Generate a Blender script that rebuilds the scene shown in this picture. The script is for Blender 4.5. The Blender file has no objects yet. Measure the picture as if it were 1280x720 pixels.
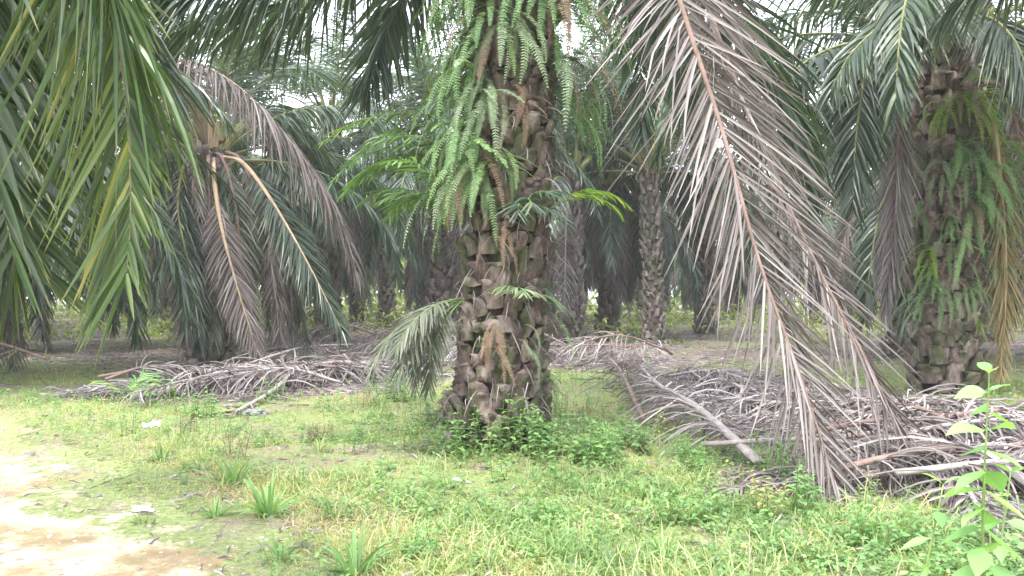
import bpy, math, random
import numpy as np
from mathutils import Vector
random.seed(7); rng = np.random.default_rng(7)
SC = bpy.context.scene
COL = SC.collection
EXPO = 1.7
F = 1065.0; EYE = 1.45; HOR = 370.0            # focal length in photo pixels, eye height, horizon row

def at(px, py, d):
    """real position of something seen at (px, py) that stands d metres away"""
    return np.array([(px-640)/F*d, d, EYE-(py-HOR)/F*d])

def hgt(x, y):
    x = np.asarray(x, float); y = np.asarray(y, float)
    h = .05*np.sin(x*.55+1.3)*np.cos(y*.42) + .03*np.sin(x*1.3+y*.9) + .012*np.sin(x*3.1-y*2.3)
    near = np.clip((pathf(x, y)+.3)/1.6, 0, 1)
    return h*(.35+.65*near) - .05*(1-near)

def pathf(x, y):
    """signed distance (about) from the edge of the sandy track; negative on the track"""
    x = np.asarray(x, float); y = np.asarray(y, float)
    f = (x+1.36)*.74 + (y-4.4)*.67
    s = x*-.67 + y*.74
    return f + .16*np.sin(s*2.1+.5) + .10*np.sin(s*4.7+1) + .05*np.sin(s*11)

def snoise(x, y, s, k=0.0):
    return (np.sin(x*s+1.7+k)*np.cos(y*s*1.13+.4+k*2) + np.sin(x*s*2.3+y*s*1.7+k*3)*.6 + np.cos(y*s*3.1-x*s*1.9+k)*.4)/2.0

def unit(v): return v/np.maximum(np.linalg.norm(v, axis=-1, keepdims=True), 1e-9)

# ------------------------------------------------------------------ materials
def nodes(name):
    m = bpy.data.materials.new(name); m.use_nodes = True
    nt = m.node_tree; nt.nodes.clear()
    out = nt.nodes.new('ShaderNodeOutputMaterial')
    return m, nt, out
def ramp(nt, fac, stops):
    r = nt.nodes.new('ShaderNodeValToRGB'); e = r.color_ramp.elements
    while len(e) > 1: e.remove(e[0])
    e[0].position = stops[0][0]; e[0].color = (*stops[0][1], 1)
    for p, c in stops[1:]:
        q = e.new(p); q.color = (*c, 1)
    nt.links.new(fac, r.inputs[0]); return r.outputs[0]
def mixc(nt, f, a, b, mode='MIX'):
    n = nt.nodes.new('ShaderNodeMix'); n.data_type = 'RGBA'; n.blend_type = mode
    for s, v in ((n.inputs[0], f), (n.inputs[6], a), (n.inputs[7], b)):
        if isinstance(v, (int, float)): s.default_value = v
        elif isinstance(v, tuple): s.default_value = (*v, 1)
        else: nt.links.new(v, s)
    return n.outputs[2]
def mathn(nt, op, a, b=0.0, clamp=False):
    n = nt.nodes.new('ShaderNodeMath'); n.operation = op; n.use_clamp = clamp
    for s, v in ((n.inputs[0], a), (n.inputs[1], b)):
        if isinstance(v, (int, float)): s.default_value = v
        else: nt.links.new(v, s)
    return n.outputs[0]
def attr(nt, name):
    n = nt.nodes.new('ShaderNodeAttribute'); n.attribute_name = name; return n.outputs['Fac']
def noise(nt, scale, detail=4, vec=None, rough=.6):
    n = nt.nodes.new('ShaderNodeTexNoise'); n.inputs['Scale'].default_value = scale
    n.inputs['Detail'].default_value = detail; n.inputs['Roughness'].default_value = rough
    if vec is None:
        g = nt.nodes.new('ShaderNodeNewGeometry'); vec = g.outputs['Position']
    nt.links.new(vec, n.inputs['Vector']); return n.outputs[0]
def objco(nt):
    return nt.nodes.new('ShaderNodeTexCoord').outputs['Object']

def leaf_mat(name, stops, tip=None, tipat=.8, trans=.3, rough=.45, spec=.5, objvar=.25, tcol=None):
    """thin leaf: colour by the leaflet's own tint, tips that are dried, a bit of light through it"""
    m, nt, out = nodes(name)
    oi = nt.nodes.new('ShaderNodeObjectInfo')
    f = mathn(nt, 'ADD', attr(nt, 'tint'), mathn(nt, 'MULTIPLY', mathn(nt, 'SUBTRACT', oi.outputs['Random'], .5), objvar), True)
    c = ramp(nt, f, stops)
    if tip:
        k = mathn(nt, 'MULTIPLY', mathn(nt, 'SUBTRACT', attr(nt, 'along'), tipat), 1/(1-tipat), True)
        c = mixc(nt, mathn(nt, 'MULTIPLY', k, .8), c, tip)
    p = nt.nodes.new('ShaderNodeBsdfPrincipled')
    nt.links.new(c, p.inputs['Base Color']); p.inputs['Roughness'].default_value = rough
    p.inputs['Specular IOR Level'].default_value = spec
    t = nt.nodes.new('ShaderNodeBsdfTranslucent')
    tc = mixc(nt, 1.0, c, tcol or (1.5, 1.6, .7), 'MULTIPLY')
    nt.links.new(tc, t.inputs['Color'])
    mx = nt.nodes.new('ShaderNodeMixShader'); mx.inputs[0].default_value = trans
    nt.links.new(p.outputs[0], mx.inputs[1]); nt.links.new(t.outputs[0], mx.inputs[2])
    nt.links.new(mx.outputs[0], out.inputs[0]); return m

def rough_mat(name, stops, scale=8, bump=.4, bscale=30, rough=.85, stretch=(1, 1, 1), second=None, world=False, bdist=.03, tinted=False):
    m, nt, out = nodes(name)
    mp = nt.nodes.new('ShaderNodeMapping'); mp.inputs['Scale'].default_value = stretch
    if world:
        nt.links.new(nt.nodes.new('ShaderNodeNewGeometry').outputs['Position'], mp.inputs[0])
    else: nt.links.new(objco(nt), mp.inputs[0])
    v = mp.outputs[0]
    nf = noise(nt, scale, 6, v, .65)
    if tinted: nf = mathn(nt, 'ADD', nf, mathn(nt, 'MULTIPLY', mathn(nt, 'SUBTRACT', attr(nt, 'tint'), .5), .22))
    c = ramp(nt, nf, stops)
    if second:
        lo, hi, col, sc2 = second
        mk = nt.nodes.new('ShaderNodeMapRange'); mk.inputs[1].default_value = lo; mk.inputs[2].default_value = hi
        nt.links.new(noise(nt, sc2, 5, v), mk.inputs[0]); c = mixc(nt, mk.outputs[0], c, col)
    p = nt.nodes.new('ShaderNodeBsdfPrincipled'); nt.links.new(c, p.inputs['Base Color'])
    p.inputs['Roughness'].default_value = rough; p.inputs['Specular IOR Level'].default_value = .25
    b = nt.nodes.new('ShaderNodeBump'); b.inputs['Strength'].default_value = bump; b.inputs['Distance'].default_value = bdist
    nt.links.new(noise(nt, bscale, 5, v, .7), b.inputs['Height']); nt.links.new(b.outputs[0], p.inputs['Normal'])
    nt.links.new(p.outputs[0], out.inputs[0]); return m

M = {}
M['leaf'] = leaf_mat('palm_leaflet_green', [(0, (.020, .038, .024)), (.5, (.038, .070, .036)), (.8, (.065, .105, .048)), (1, (.12, .15, .06))], tip=(.16, .14, .08), tipat=.85, trans=.28, rough=.38, spec=.6)
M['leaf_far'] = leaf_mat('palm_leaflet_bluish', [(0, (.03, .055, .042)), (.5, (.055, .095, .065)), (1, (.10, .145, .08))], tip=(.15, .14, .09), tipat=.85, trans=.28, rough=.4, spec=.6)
M['leaf_near'] = leaf_mat('palm_leaflet_yellow_green', [(0, (.022, .045, .014)), (.5, (.05, .092, .024)), (.8, (.10, .145, .035)), (1, (.22, .21, .06))], tip=(.20, .19, .07), tipat=.85, trans=.36, rough=.4, spec=.5)
M['leaf_dry'] = leaf_mat('palm_leaflet_dry', [(0, (.08, .068, .062)), (.5, (.16, .139, .130)), (.85, (.26, .235, .222)), (1, (.40, .375, .355))], trans=.15, rough=.7, spec=.2, tcol=(1.1, .95, .8), objvar=.15)
M['leaf_fallen'] = leaf_mat('palm_leaflet_fallen', [(0, (.09, .074, .068)), (.5, (.185, .162, .154)), (.85, (.31, .285, .275)), (1, (.45, .425, .41))], trans=.08, rough=.75, spec=.2, tcol=(1, .95, .9), objvar=.25)
M['leaf_sunlit_paint'] = leaf_mat('far_leaves_painted_sunlit', [(0, (.10, .14, .05)), (.5, (.20, .26, .08)), (1, (.34, .38, .12))], trans=.35, rough=.6, spec=.2)  # sunlight painted into the leaf colour: far foliage tinted bright lime
M['leaf_olive'] = leaf_mat('palm_leaflet_withering', [(0, (.065, .085, .055)), (.5, (.11, .13, .09)), (1, (.19, .195, .15))], trans=.2, rough=.6, spec=.3, tcol=(1.2, 1.1, .7))
M['leaf_orange'] = leaf_mat('palm_leaflet_orange_dry', [(0, (.10, .09, .04)), (.5, (.21, .16, .07)), (1, (.34, .26, .13))], trans=.25, rough=.6, spec=.3)
M['rachis'] = rough_mat('rachis_green', [(.3, (.12, .13, .05)), (.6, (.19, .20, .08)), (.8, (.25, .22, .10))], scale=5, bump=.15)
M['rachis_near'] = rough_mat('rachis_brown_green', [(.3, (.12, .11, .06)), (.6, (.18, .15, .09)), (.8, (.20, .15, .11))], scale=9, bump=.15)
M['rachis_dry'] = rough_mat('rachis_brown', [(.3, (.13, .085, .07)), (.6, (.21, .15, .125)), (.8, (.28, .21, .18))], scale=8, bump=.3)
M['rachis_grey'] = rough_mat('rachis_weathered', [(.3, (.20, .175, .16)), (.6, (.33, .30, .28)), (.8, (.42, .39, .36))], scale=7, bump=.4)
M['rachis_tan'] = rough_mat('rachis_tan', [(.3, (.27, .19, .12)), (.6, (.40, .31, .21)), (.8, (.52, .44, .34))], scale=5, bump=.2)
M['bark'] = rough_mat('palm_bark', [(.2, (.03, .018, .016)), (.45, (.115, .083, .072)), (.58, (.225, .178, .153)), (.78, (.39, .33, .295))], scale=9, bump=.9, bscale=28, stretch=(1, 1, .5), second=(.46, .62, (.075, .09, .04), 3.6), tinted=True)
M['bark_far'] = rough_mat('palm_bark_far', [(.3, (.08, .065, .058)), (.5, (.15, .125, .11)), (.75, (.27, .24, .21))], scale=5, bump=.6, bscale=14, second=(.5, .7, (.09, .12, .06), 1.5), tinted=True)
M['fern'] = leaf_mat('fern_green', [(0, (.07, .14, .05)), (.5, (.125, .225, .08)), (1, (.22, .34, .13))], trans=.32, rough=.5, spec=.4, objvar=.5)
M['fern_pale'] = leaf_mat('fern_grey_green', [(0, (.10, .155, .085)), (.5, (.17, .24, .13)), (1, (.27, .33, .19))], trans=.25, rough=.55, spec=.35, objvar=.5)
M['fern_lime'] = leaf_mat('fern_lime', [(0, (.12, .22, .03)), (.5, (.20, .32, .045)), (1, (.34, .42, .07))], trans=.4, rough=.5, spec=.35, objvar=.4)
M['fern_dry'] = leaf_mat('fern_brown', [(0, (.11, .07, .045)), (.5, (.19, .13, .09)), (1, (.27, .2, .14))], trans=.15, rough=.7, spec=.2)
M['weed'] = leaf_mat('weed_green', [(0, (.09, .16, .06)), (.45, (.14, .26, .09)), (.8, (.23, .37, .12)), (.95, (.42, .42, .13)), (1, (.36, .24, .14))], trans=.32, rough=.5, spec=.4)
M['lush'] = leaf_mat('shrub_bright_green', [(0, (.14, .27, .09)), (.6, (.20, .37, .13)), (1, (.28, .45, .17))], trans=.4, rough=.45, spec=.45)
M['grass'] = leaf_mat('grass_blade', [(0, (.10, .17, .065)), (.35, (.165, .26, .09)), (.6, (.28, .335, .125)), (.82, (.41, .385, .18)), (1, (.42, .33, .24))], trans=.3, rough=.55, spec=.35)
M['litter'] = leaf_mat('dry_litter', [(0, (.105, .08, .083)), (.5, (.20, .165, .17)), (1, (.37, .33, .335))], trans=.08, rough=.8, spec=.15, tcol=(1, .95, .9))
M['stem'] = rough_mat('plant_stem', [(.3, (.10, .17, .05)), (.7, (.18, .24, .08))], scale=20, bump=.1)
M['fruit'] = rough_mat('fruit_stalk_fibre', [(.3, (.10, .045, .03)), (.7, (.22, .11, .07))], scale=20, bump=.8)
M['plastic'] = rough_mat('litter_plastic', [(.35, (.5, .78, .76)), (.6, (.85, .9, .9))], scale=14, bump=.2, rough=.35)
M['stone'] = rough_mat('pale_stone', [(.3, (.5, .47, .42)), (.7, (.72, .7, .66))], scale=10, bump=.5, bscale=40)
M['stone_dark'] = rough_mat('grey_stone', [(.3, (.14, .14, .15)), (.7, (.24, .24, .26))], scale=10, bump=.5, bscale=40)

def ground_col(nt):
    big = noise(nt, .55, 4); mid = noise(nt, 2.6, 6, None, .7); fin = noise(nt, 22, 6, None, .75)
    soil = ramp(nt, fin, [(.3, (.11, .085, .06)), (.5, (.22, .18, .13)), (.72, (.36, .31, .25))])
    green = ramp(nt, fin, [(.3, (.09, .12, .045)), (.5, (.19, .235, .085)), (.72, (.34, .36, .15))])
    k = ramp(nt, mathn(nt, 'ADD', mathn(nt, 'MULTIPLY', big, .5), mathn(nt, 'MULTIPLY', mid, .5)), [(.40, (0, 0, 0)), (.52, (1, 1, 1))])
    c = mixc(nt, k, soil, green)
    lit = attr(nt, 'litter')
    dry = ramp(nt, fin, [(.3, (.06, .045, .04)), (.5, (.115, .093, .085)), (.72, (.20, .172, .162))])
    return mixc(nt, mathn(nt, 'MULTIPLY', lit, ramp_fac(nt, mid), True), c, dry), fin
def ground_mat():
    m, nt, out = nodes('ground_soil_and_moss')
    c, fin = ground_col(nt)
    p = nt.nodes.new('ShaderNodeBsdfPrincipled'); nt.links.new(c, p.inputs['Base Color'])
    p.inputs['Roughness'].default_value = .95; p.inputs['Specular IOR Level'].default_value = .15
    b = nt.nodes.new('ShaderNodeBump'); b.inputs['Strength'].default_value = .8; b.inputs['Distance'].default_value = .04
    nt.links.new(fin, b.inputs['Height']); nt.links.new(b.outputs[0], p.inputs['Normal'])
    nt.links.new(p.outputs[0], out.inputs[0]); return m
def ramp_fac(nt, f):
    n = nt.nodes.new('ShaderNodeMapRange'); n.inputs[1].default_value = .3; n.inputs[2].default_value = .6
    n.inputs[3].default_value = .7; n.inputs[4].default_value = 1.25
    nt.links.new(f, n.inputs[0]); return n.outputs[0]
def path_mat():
    m, nt, out = nodes('sandy_track')
    big = noise(nt, 1.1, 6, None, .7); mid = noise(nt, 3.5, 6, None, .7); fin = noise(nt, 60, 5, None, .75)
    c = ramp(nt, big, [(.34, (.22, .165, .085)), (.44, (.32, .25, .135)), (.49, (.45, .385, .24)), (.56, (.60, .545, .41)), (.68, (.70, .665, .57))])
    rust = ramp(nt, mid, [(.46, (0, 0, 0)), (.62, (1, 1, 1))])
    c = mixc(nt, mathn(nt, 'MULTIPLY', rust, .5), c, (.34, .25, .13))
    g = ramp(nt, noise(nt, 7, 6, None, .75), [(.56, (0, 0, 0)), (.64, (1, 1, 1))])
    c = mixc(nt, mathn(nt, 'MULTIPLY', g, .75), c, (.20, .18, .14))
    c = mixc(nt, .35, c, ramp(nt, fin, [(.3, (.5, .45, .38)), (.7, (1, 1, 1))]), 'MULTIPLY')
    ed = attr(nt, 'edge')
    e2 = mathn(nt, 'ADD', ed, mathn(nt, 'MULTIPLY', mathn(nt, 'SUBTRACT', noise(nt, 3.2, 8, None, .75), .5), 2.6))
    k = ramp(nt, e2, [(.36, (0, 0, 0)), (.50, (1, 1, 1))])
    ko = ramp(nt, ed, [(.0, (0, 0, 0)), (.18, (1, 1, 1))])
    k = mixc(nt, 1.0, k, ko, 'MULTIPLY')
    gc, _ = ground_col(nt); c = mixc(nt, k, gc, c)
    p = nt.nodes.new('ShaderNodeBsdfPrincipled'); nt.links.new(c, p.inputs['Base Color'])
    p.inputs['Roughness'].default_value = .9; p.inputs['Specular IOR Level'].default_value = .2
    b = nt.nodes.new('ShaderNodeBump'); b.inputs['Strength'].default_value = .7; b.inputs['Distance'].default_value = .03
    nt.links.new(mathn(nt, 'ADD', mid, mathn(nt, 'MULTIPLY', fin, .3)), b.inputs['Height']); nt.links.new(b.outputs[0], p.inputs['Normal'])
    nt.links.new(p.outputs[0], out.inputs[0]); return m

# ------------------------------------------------------------------ mesh batches
class MB:
    def __init__(s): s.v = []; s.f = []; s.m = []; s.t = []; s.a = []; s.n = 0
    def add(s, v, f, mat=0, tint=.5, along=0.0):
        k = len(v)
        s.v.append(v); s.f.append(np.asarray(f)+s.n); s.m.append(np.full(len(f), mat, np.int32))
        s.t.append(np.broadcast_to(np.asarray(tint, np.float32), (k,))); s.a.append(np.broadcast_to(np.asarray(along, np.float32), (k,)))
        s.n += k
    def mesh(s, name, mats, smooth=False):
        v = np.concatenate(s.v).astype(np.float32); f = np.concatenate(s.f).astype(np.int32)
        me = bpy.data.meshes.new(name)
        me.vertices.add(len(v)); me.vertices.foreach_set('co', v.ravel())
        me.loops.add(f.size); me.loops.foreach_set('vertex_index', f.ravel())
        me.polygons.add(len(f)); me.polygons.foreach_set('loop_start', np.arange(0, f.size, 4, dtype=np.int32))
        me.polygons.foreach_set('material_index', np.concatenate(s.m))
        me.polygons.foreach_set('use_smooth', np.full(len(f), smooth))
        for nm, arr in (('tint', s.t), ('along', s.a)):
            a = me.attributes.new(nm, 'FLOAT', 'POINT'); a.data.foreach_set('value', np.concatenate(arr).astype(np.float32))
        for m in mats: me.materials.append(m)
        me.update(calc_edges=True); return me
    def build(s, name, mats, parent=None, smooth=False):
        o = bpy.data.objects.new(name, s.mesh(name, mats, smooth)); COL.objects.link(o); o.parent = parent; return o

def ribbons(mb, P, D, N, L, W, g=0.5, m=4, prof=None, fold=0.0, tint=None, mat=0, twist=.5, kink=0.0, curl=0.0, r=rng):
    """many thin leaflets at once: base P, direction D, leaf normal N, length L, full width W, droop g"""
    n = len(P); D = unit(D); L = np.broadcast_to(L, (n,)).astype(float); W = np.broadcast_to(W, (n,)).astype(float)
    g = np.broadcast_to(g, (n,)).astype(float)
    Wd = unit(np.cross(D, N)); Nn = np.cross(Wd, D)
    tw = r.normal(0, twist, n)[:, None]
    Wd = Wd*np.cos(tw)+Nn*np.sin(tw)
    if prof is None: prof = np.interp(np.linspace(0, 1, m+1), [0, .15, .55, .85, 1], [.55, 1, .85, .45, .04])
    k = 3 if fold else 2
    V = np.zeros((n, m+1, k, 3)); pos = P.astype(float).copy(); d = D.copy()
    side = np.cross(d, np.array([0, 0, 1.0])); cu = r.normal(0, 1, n)[:, None]*curl
    kj = r.integers(1, m+1, n); ka = (r.random(n) < kink)*r.uniform(.8, 2.5, n)
    for j in range(m+1):
        w = (W*prof[j]/2)[:, None]
        V[:, j, 0] = pos-Wd*w; V[:, j, -1] = pos+Wd*w
        if k == 3: V[:, j, 1] = pos-np.cross(Wd, d)*w*fold
        gg = g/m*(1+.8*j/m)*(np.abs(1-np.maximum(0, -d[:, 2]))+.05) + ka*(kj == j)
        d = unit(d+np.array([0, 0, -1.0])*gg[:, None]+side*cu/m)
        Wd = unit(Wd-d*np.sum(Wd*d, 1)[:, None])
        pos = pos+d*(L/m)[:, None]
    idx = np.arange(n*(m+1)*k).reshape(n, m+1, k)
    F_ = []
    for c in range(k-1):
        F_.append(np.stack([idx[:, :-1, c], idx[:, :-1, c+1], idx[:, 1:, c+1], idx[:, 1:, c]], -1).reshape(-1, 4))
    if tint is None: tint = r.random(n)
    tint = np.broadcast_to(np.asarray(tint, float), (n,))
    T = np.broadcast_to(np.asarray(tint)[:, None, None], (n, m+1, k)).ravel()
    A = np.broadcast_to(np.linspace(0, 1, m+1)[None, :, None], (n, m+1, k)).ravel()
    mb.add(V.reshape(-1, 3), np.concatenate(F_), mat, T, A)

def catmull(pts, n=28):
    p = np.asarray(pts, float); p = np.vstack([2*p[0]-p[1], p, 2*p[-1]-p[-2]])
    out = []
    for i in range(1, len(p)-2):
        for t in np.linspace(0, 1, 12, endpoint=False):
            a, b, c, d = p[i-1], p[i], p[i+1], p[i+2]
            out.append(.5*((2*b)+(c-a)*t+(2*a-5*b+4*c-d)*t*t+(-a+3*b-3*c+d)*t**3))
    out.append(p[-2]); out = np.array(out)
    s = np.r_[0, np.cumsum(np.linalg.norm(np.diff(out, axis=0), axis=1))]
    u = np.linspace(0, s[-1], n)
    return np.stack([np.interp(u, s, out[:, i]) for i in range(3)], 1)

def frames(path, S0=None):
    if isinstance(S0, list):                     # a stalk that twists: side vector at its foot and at its tip
        T = unit(np.gradient(path, axis=0)); k = np.clip(np.linspace(-.1, 1.6, len(T)), 0, 1)[:, None]
        S = np.array(S0[0], float)*(1-k)+np.array(S0[1], float)*k
        S = unit(S-T*np.sum(S*T, 1)[:, None]); return T, S, np.cross(T, S)
    T = unit(np.gradient(path, axis=0))
    if S0 is None:
        S0 = np.cross(np.array([0, 0, 1.0]), T[0])
        if np.linalg.norm(S0) < .1: S0 = np.array([1.0, 0, 0])
    S = np.zeros_like(T); s = np.asarray(S0, float)
    for i in range(len(T)):
        s = s-T[i]*np.dot(s, T[i]); s /= np.linalg.norm(s)+1e-9; S[i] = s
    return T, S, np.cross(T, S)

def tube(mb, path, rad, sides=6, S0=None, flat=1.0, mat=0, tint=.5, cap=True):
    T, S, N = frames(path, S0); k = len(path)
    rad = np.interp(np.linspace(0, 1, k), np.linspace(0, 1, len(rad)), rad) if np.ndim(rad) else np.full(k, rad)
    a = np.arange(sides)*2*math.pi/sides
    V = path[:, None]+rad[:, None, None]*(np.cos(a)[None, :, None]*S[:, None]+flat*np.sin(a)[None, :, None]*N[:, None])
    idx = np.arange(k*sides).reshape(k, sides); nx = np.roll(idx, -1, 1)
    f = np.stack([idx[:-1], nx[:-1], nx[1:], idx[1:]], -1).reshape(-1, 4)
    V = V.reshape(-1, 3)
    if cap:
        V = np.vstack([V, path[:1], path[-1:]]); c0 = k*sides; c1 = c0+1
        e = [[idx[0, (i+1) % sides], idx[0, i], c0, c0] for i in range(0)]
        ev = []
        for i in range(0, sides, 2):
            ev.append([c0, idx[0, (i+2) % sides], idx[0, (i+1) % sides], idx[0, i]])
            ev.append([c1, idx[-1, i], idx[-1, (i+1) % sides], idx[-1, (i+2) % sides]])
        f = np.vstack([f, ev])
    mb.add(V, f, mat, tint, 0)

def palm_leaflets(mb, path, S0=None, n=100, L=.85, W=.035, a0=62, a1=22, g=1.0, plum=.3, start=.16, m=5, fold=.35,
                  tipscale=.4, twist=.5, kink=0.0, curl=.1, mat=0, gap=0.0, tintmid=.45, tintvar=.22, r=rng, sides=(1, -1), jit=.12, asym=1.0):
    T, S, N = frames(path, S0); K = len(path); uu = np.linspace(0, 1, K)
    for sd in sides:
        u = np.linspace(start, .995, n)+r.normal(0, .3/n, n); u = np.clip(u, 0, 1)
        if gap: u = u[r.random(len(u)) > gap]
        ip = lambda A: np.stack([np.interp(u, uu, A[:, i]) for i in range(3)], 1)
        P, t, s, nn = ip(path), ip(T), ip(S), ip(N)
        a = np.radians(a0+(a1-a0)*(np.clip((u-start)/(1-start), 0, 1))**1.2)+r.normal(0, .07, len(u))
        up = plum*r.choice([-1, .1, 1], len(u))+r.normal(0, .1, len(u))
        D = t*np.cos(a)[:, None]+sd*s*np.sin(a)[:, None]+nn*up[:, None]
        v = (u-start)/(1-start)
        prof = np.interp(v, [0, .08, .3, .6, 1], [.3, .7, 1, .9, tipscale])
        ll = L*(asym if sd < 0 else 1)*prof*(1+r.normal(0, jit, len(u))); ll = np.maximum(ll, .1*L)
        ti = np.clip(tintmid+r.normal(0, tintvar, len(u)), 0, 1)
        ribbons(mb, P, D, nn*1.0, ll, W*(.75+.25*prof)*(1+r.normal(0, .12, len(u))), g*(1+r.normal(0, .2, len(u))), m, None, fold, ti, mat, twist, kink, curl, r)

def empty(name, loc, label=None, cat=None, group=None, rz=0):
    o = bpy.data.objects.new(name, None); COL.objects.link(o); o.location = loc; o.rotation_euler = (0, 0, rz)
    o.empty_display_size = .3
    return tag(o, label, cat, group)
def tag(o, label=None, cat=None, group=None, kind=None):
    for k, v in (('label', label), ('category', cat), ('group', group), ('kind', kind)):
        if v: o[k] = v
    return o

# world-space path placed under a parent that stands at 'base'
def hero_frond(parent, base, pts, leafm, rachm, rr=(.045, .03, .018, .006), S0=None, label=None, **kw):
    base = np.array(base, float)
    p = catmull([np.array(q)-base for q in pts], 34)
    mb = MB(); palm_leaflets(mb, p, S0, **kw)
    fr = mb.build('frond', [M[leafm]], parent)
    if label: fr['label'] = label
    rb = MB(); tube(rb, p, rr, 6, S0, .7)
    rb.build('rachis', [M[rachm]], fr, True)
    return fr

# ------------------------------------------------------------------ trunk
def trunk_mesh(name, H, r0, r1, nst, mat, lean=(0, 0), seed=1, stub=.26, flare=1.25, sides=20, wid=1.0):
    r = np.random.default_rng(seed); mb = MB()
    K = 26; z = np.linspace(-.15, H, K); t = np.clip(z/H, 0, 1)
    rad = r1+(r0-r1)*(1-t)**1.3; rad *= 1+(flare-1)*np.exp(-np.maximum(z, 0)/.35)
    def rad_at(zz): return np.interp(zz, z, rad)
    def cen(zz): return np.array([lean[0]*zz/H, lean[1]*zz/H, zz])
    path = np.array([cen(q) for q in z])
    a = np.arange(sides)*2*math.pi/sides
    V = np.zeros((K, sides, 3))
    for i in range(K):
        rr = rad[i]*.86*(1+.05*r.normal(0, 1, sides))
        V[i] = path[i]+np.stack([np.cos(a)*rr, np.sin(a)*rr, np.zeros(sides)], 1)
    idx = np.arange(K*sides).reshape(K, sides); nx = np.roll(idx, -1, 1)
    f = np.stack([idx[:-1], nx[:-1], nx[1:], idx[1:]], -1).reshape(-1, 4)
    mb.add(V.reshape(-1, 3), f, 0, -1.0, 0)  # core tinted darkest: crevice shade between leaf bases put into the bark colour
    ga = math.radians(137.5)
    for i in range(nst):
        zz = (i+.5)/nst*(H-.05)+r.normal(0, .02); th = i*ga+r.normal(0, .10)
        R = rad_at(zz); out = np.array([math.cos(th), math.sin(th), 0]); tan = np.array([-out[1], out[0], 0]); up = np.array([0, 0, 1.0])
        w = wid*stub*.50*R/.45*r.uniform(.6, 1.3); ln = stub*r.uniform(.65, 1.3); th_ = stub*.34*r.uniform(.7, 1.3)
        fall = zz < H*.45 and r.random() < .22
        if fall: ln *= .5
        pitch = math.radians(r.uniform(60, 87))
        ax = out*math.cos(pitch)+up*math.sin(pitch); ax = ax+tan*r.normal(0, .13)
        nrm = out*math.sin(pitch)-up*math.cos(pitch)
        c0 = cen(zz)+out*R*.84
        rings = []
        for q, (s_, ws, ts) in enumerate([(0, 1.15, 1.1), (.45, 1.0, 1.0), (.85, .8, .75), (1.0, .66+r.uniform(-.15, .1), .55), (1.05, .3, .2)]):
            c = c0+ax*ln*s_+nrm*th_*.2*q+r.normal(0, .011, 3)
            sec = [(-1, .0), (-.55, .75), (0, 1.0), (.55, .75), (1, .0), (0, -.6)]
            rings.append([c+tan*w*ws*x_*(1+r.normal(0, .16))+nrm*th_*ts*y_*(1+r.normal(0, .22)) for x_, y_ in sec])
        rg = np.array(rings); n6 = 6
        id2 = np.arange(30).reshape(5, 6); nx2 = np.roll(id2, -1, 1)
        f2 = np.stack([id2[:-1], nx2[:-1], nx2[1:], id2[1:]], -1).reshape(-1, 4)
        f2 = np.vstack([f2, [[24, 25, 26, 29], [26, 27, 28, 29]]])
        mb.add(rg.reshape(-1, 3), f2, 0, r.random(), 0)
    return mb.mesh(name, [mat], True)

# ------------------------------------------------------------------ canonical fronds (local: start at origin, run along +X)
def arc_path(elev, bend, length, r, K=26, power=1.3, sway=.1):
    p = [np.zeros(3)]; ds = length/(K-1); y = r.normal(0, sway)
    for i in range(K-1):
        t = (i+.5)/(K-1); e = math.radians(elev-bend*t**power); e = max(e, math.radians(-88))
        s = y*t
        p.append(p[-1]+ds*unit(np.array([math.cos(e), s*math.cos(e), math.sin(e)])))
    return np.array(p)
def canon(elev, bend, length, leafm, rachm, seed, n=125, g=1.3, plum=.35, L=1.0, W=.046, **kw):
    r = np.random.default_rng(seed); mb = MB(); p = arc_path(elev, bend, length, r)
    palm_leaflets(mb, p, None, n=n, L=L, W=W, g=g, plum=plum, m=4, fold=0, r=r, **kw)
    tube(mb, p, (.06, .032, .018, .006), 5 if False else 6, None, .7, mat=1)
    return mb.mesh('frond', [M[leafm], M[rachm]])
def variants(leafm, tm=.45):
    return [
        [canon(80, 45, 4.8, leafm, 'rachis', s+1, g=.5, a0=45, a1=18, tintmid=tm+.15) for s in (0, 50)],
        [canon(62, 85, 6.0, leafm, 'rachis', s+2, g=.9, tintmid=tm) for s in (0, 50)],
        [canon(45, 108, 6.2, leafm, 'rachis', s+3, g=1.4, tintmid=tm) for s in (0, 50)],
        [canon(28, 110, 6.0, leafm, 'rachis', s+4, g=1.9, tintmid=tm) for s in (0, 50)],
        [canon(8, 100, 5.6, leafm, 'rachis', s+5, g=2.2, tintmid=tm-.1) for s in (0, 50)],
        [canon(-18, 75, 5.0, leafm, 'rachis', s+6, g=2.4, tintmid=tm-.1) for s in (0, 50)]]
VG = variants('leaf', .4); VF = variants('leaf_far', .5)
VD = [canon(-5, 88, 4.6, 'leaf_dry', 'rachis_dry', 71, g=2.6, W=.03, kink=.3, n=125),
      canon(-35, 55, 4.4, 'leaf_dry', 'rachis_dry', 72, g=2.4, W=.03, kink=.3, n=125),
      canon(-60, 28, 4.2, 'leaf_olive', 'rachis_dry', 73, g=2.2, W=.032, kink=.2, n=120),
      canon(-72, 15, 4.3, 'leaf_dry', 'rachis_grey', 74, g=1.8, W=.028, kink=.3, n=120)]
TRK = [trunk_mesh('trunk', 5.0, .36, .30, 210, M['bark_far'], (.15, .1), 11, .26, 1.2, 12),
       trunk_mesh('trunk', 5.0, .33, .27, 190, M['bark_far'], (-.2, .05), 12, .24, 1.3, 12),
       trunk_mesh('trunk', 5.0, .40, .33, 230, M['bark_far'], (.0, -.15), 13, .28, 1.2, 12)]

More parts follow.
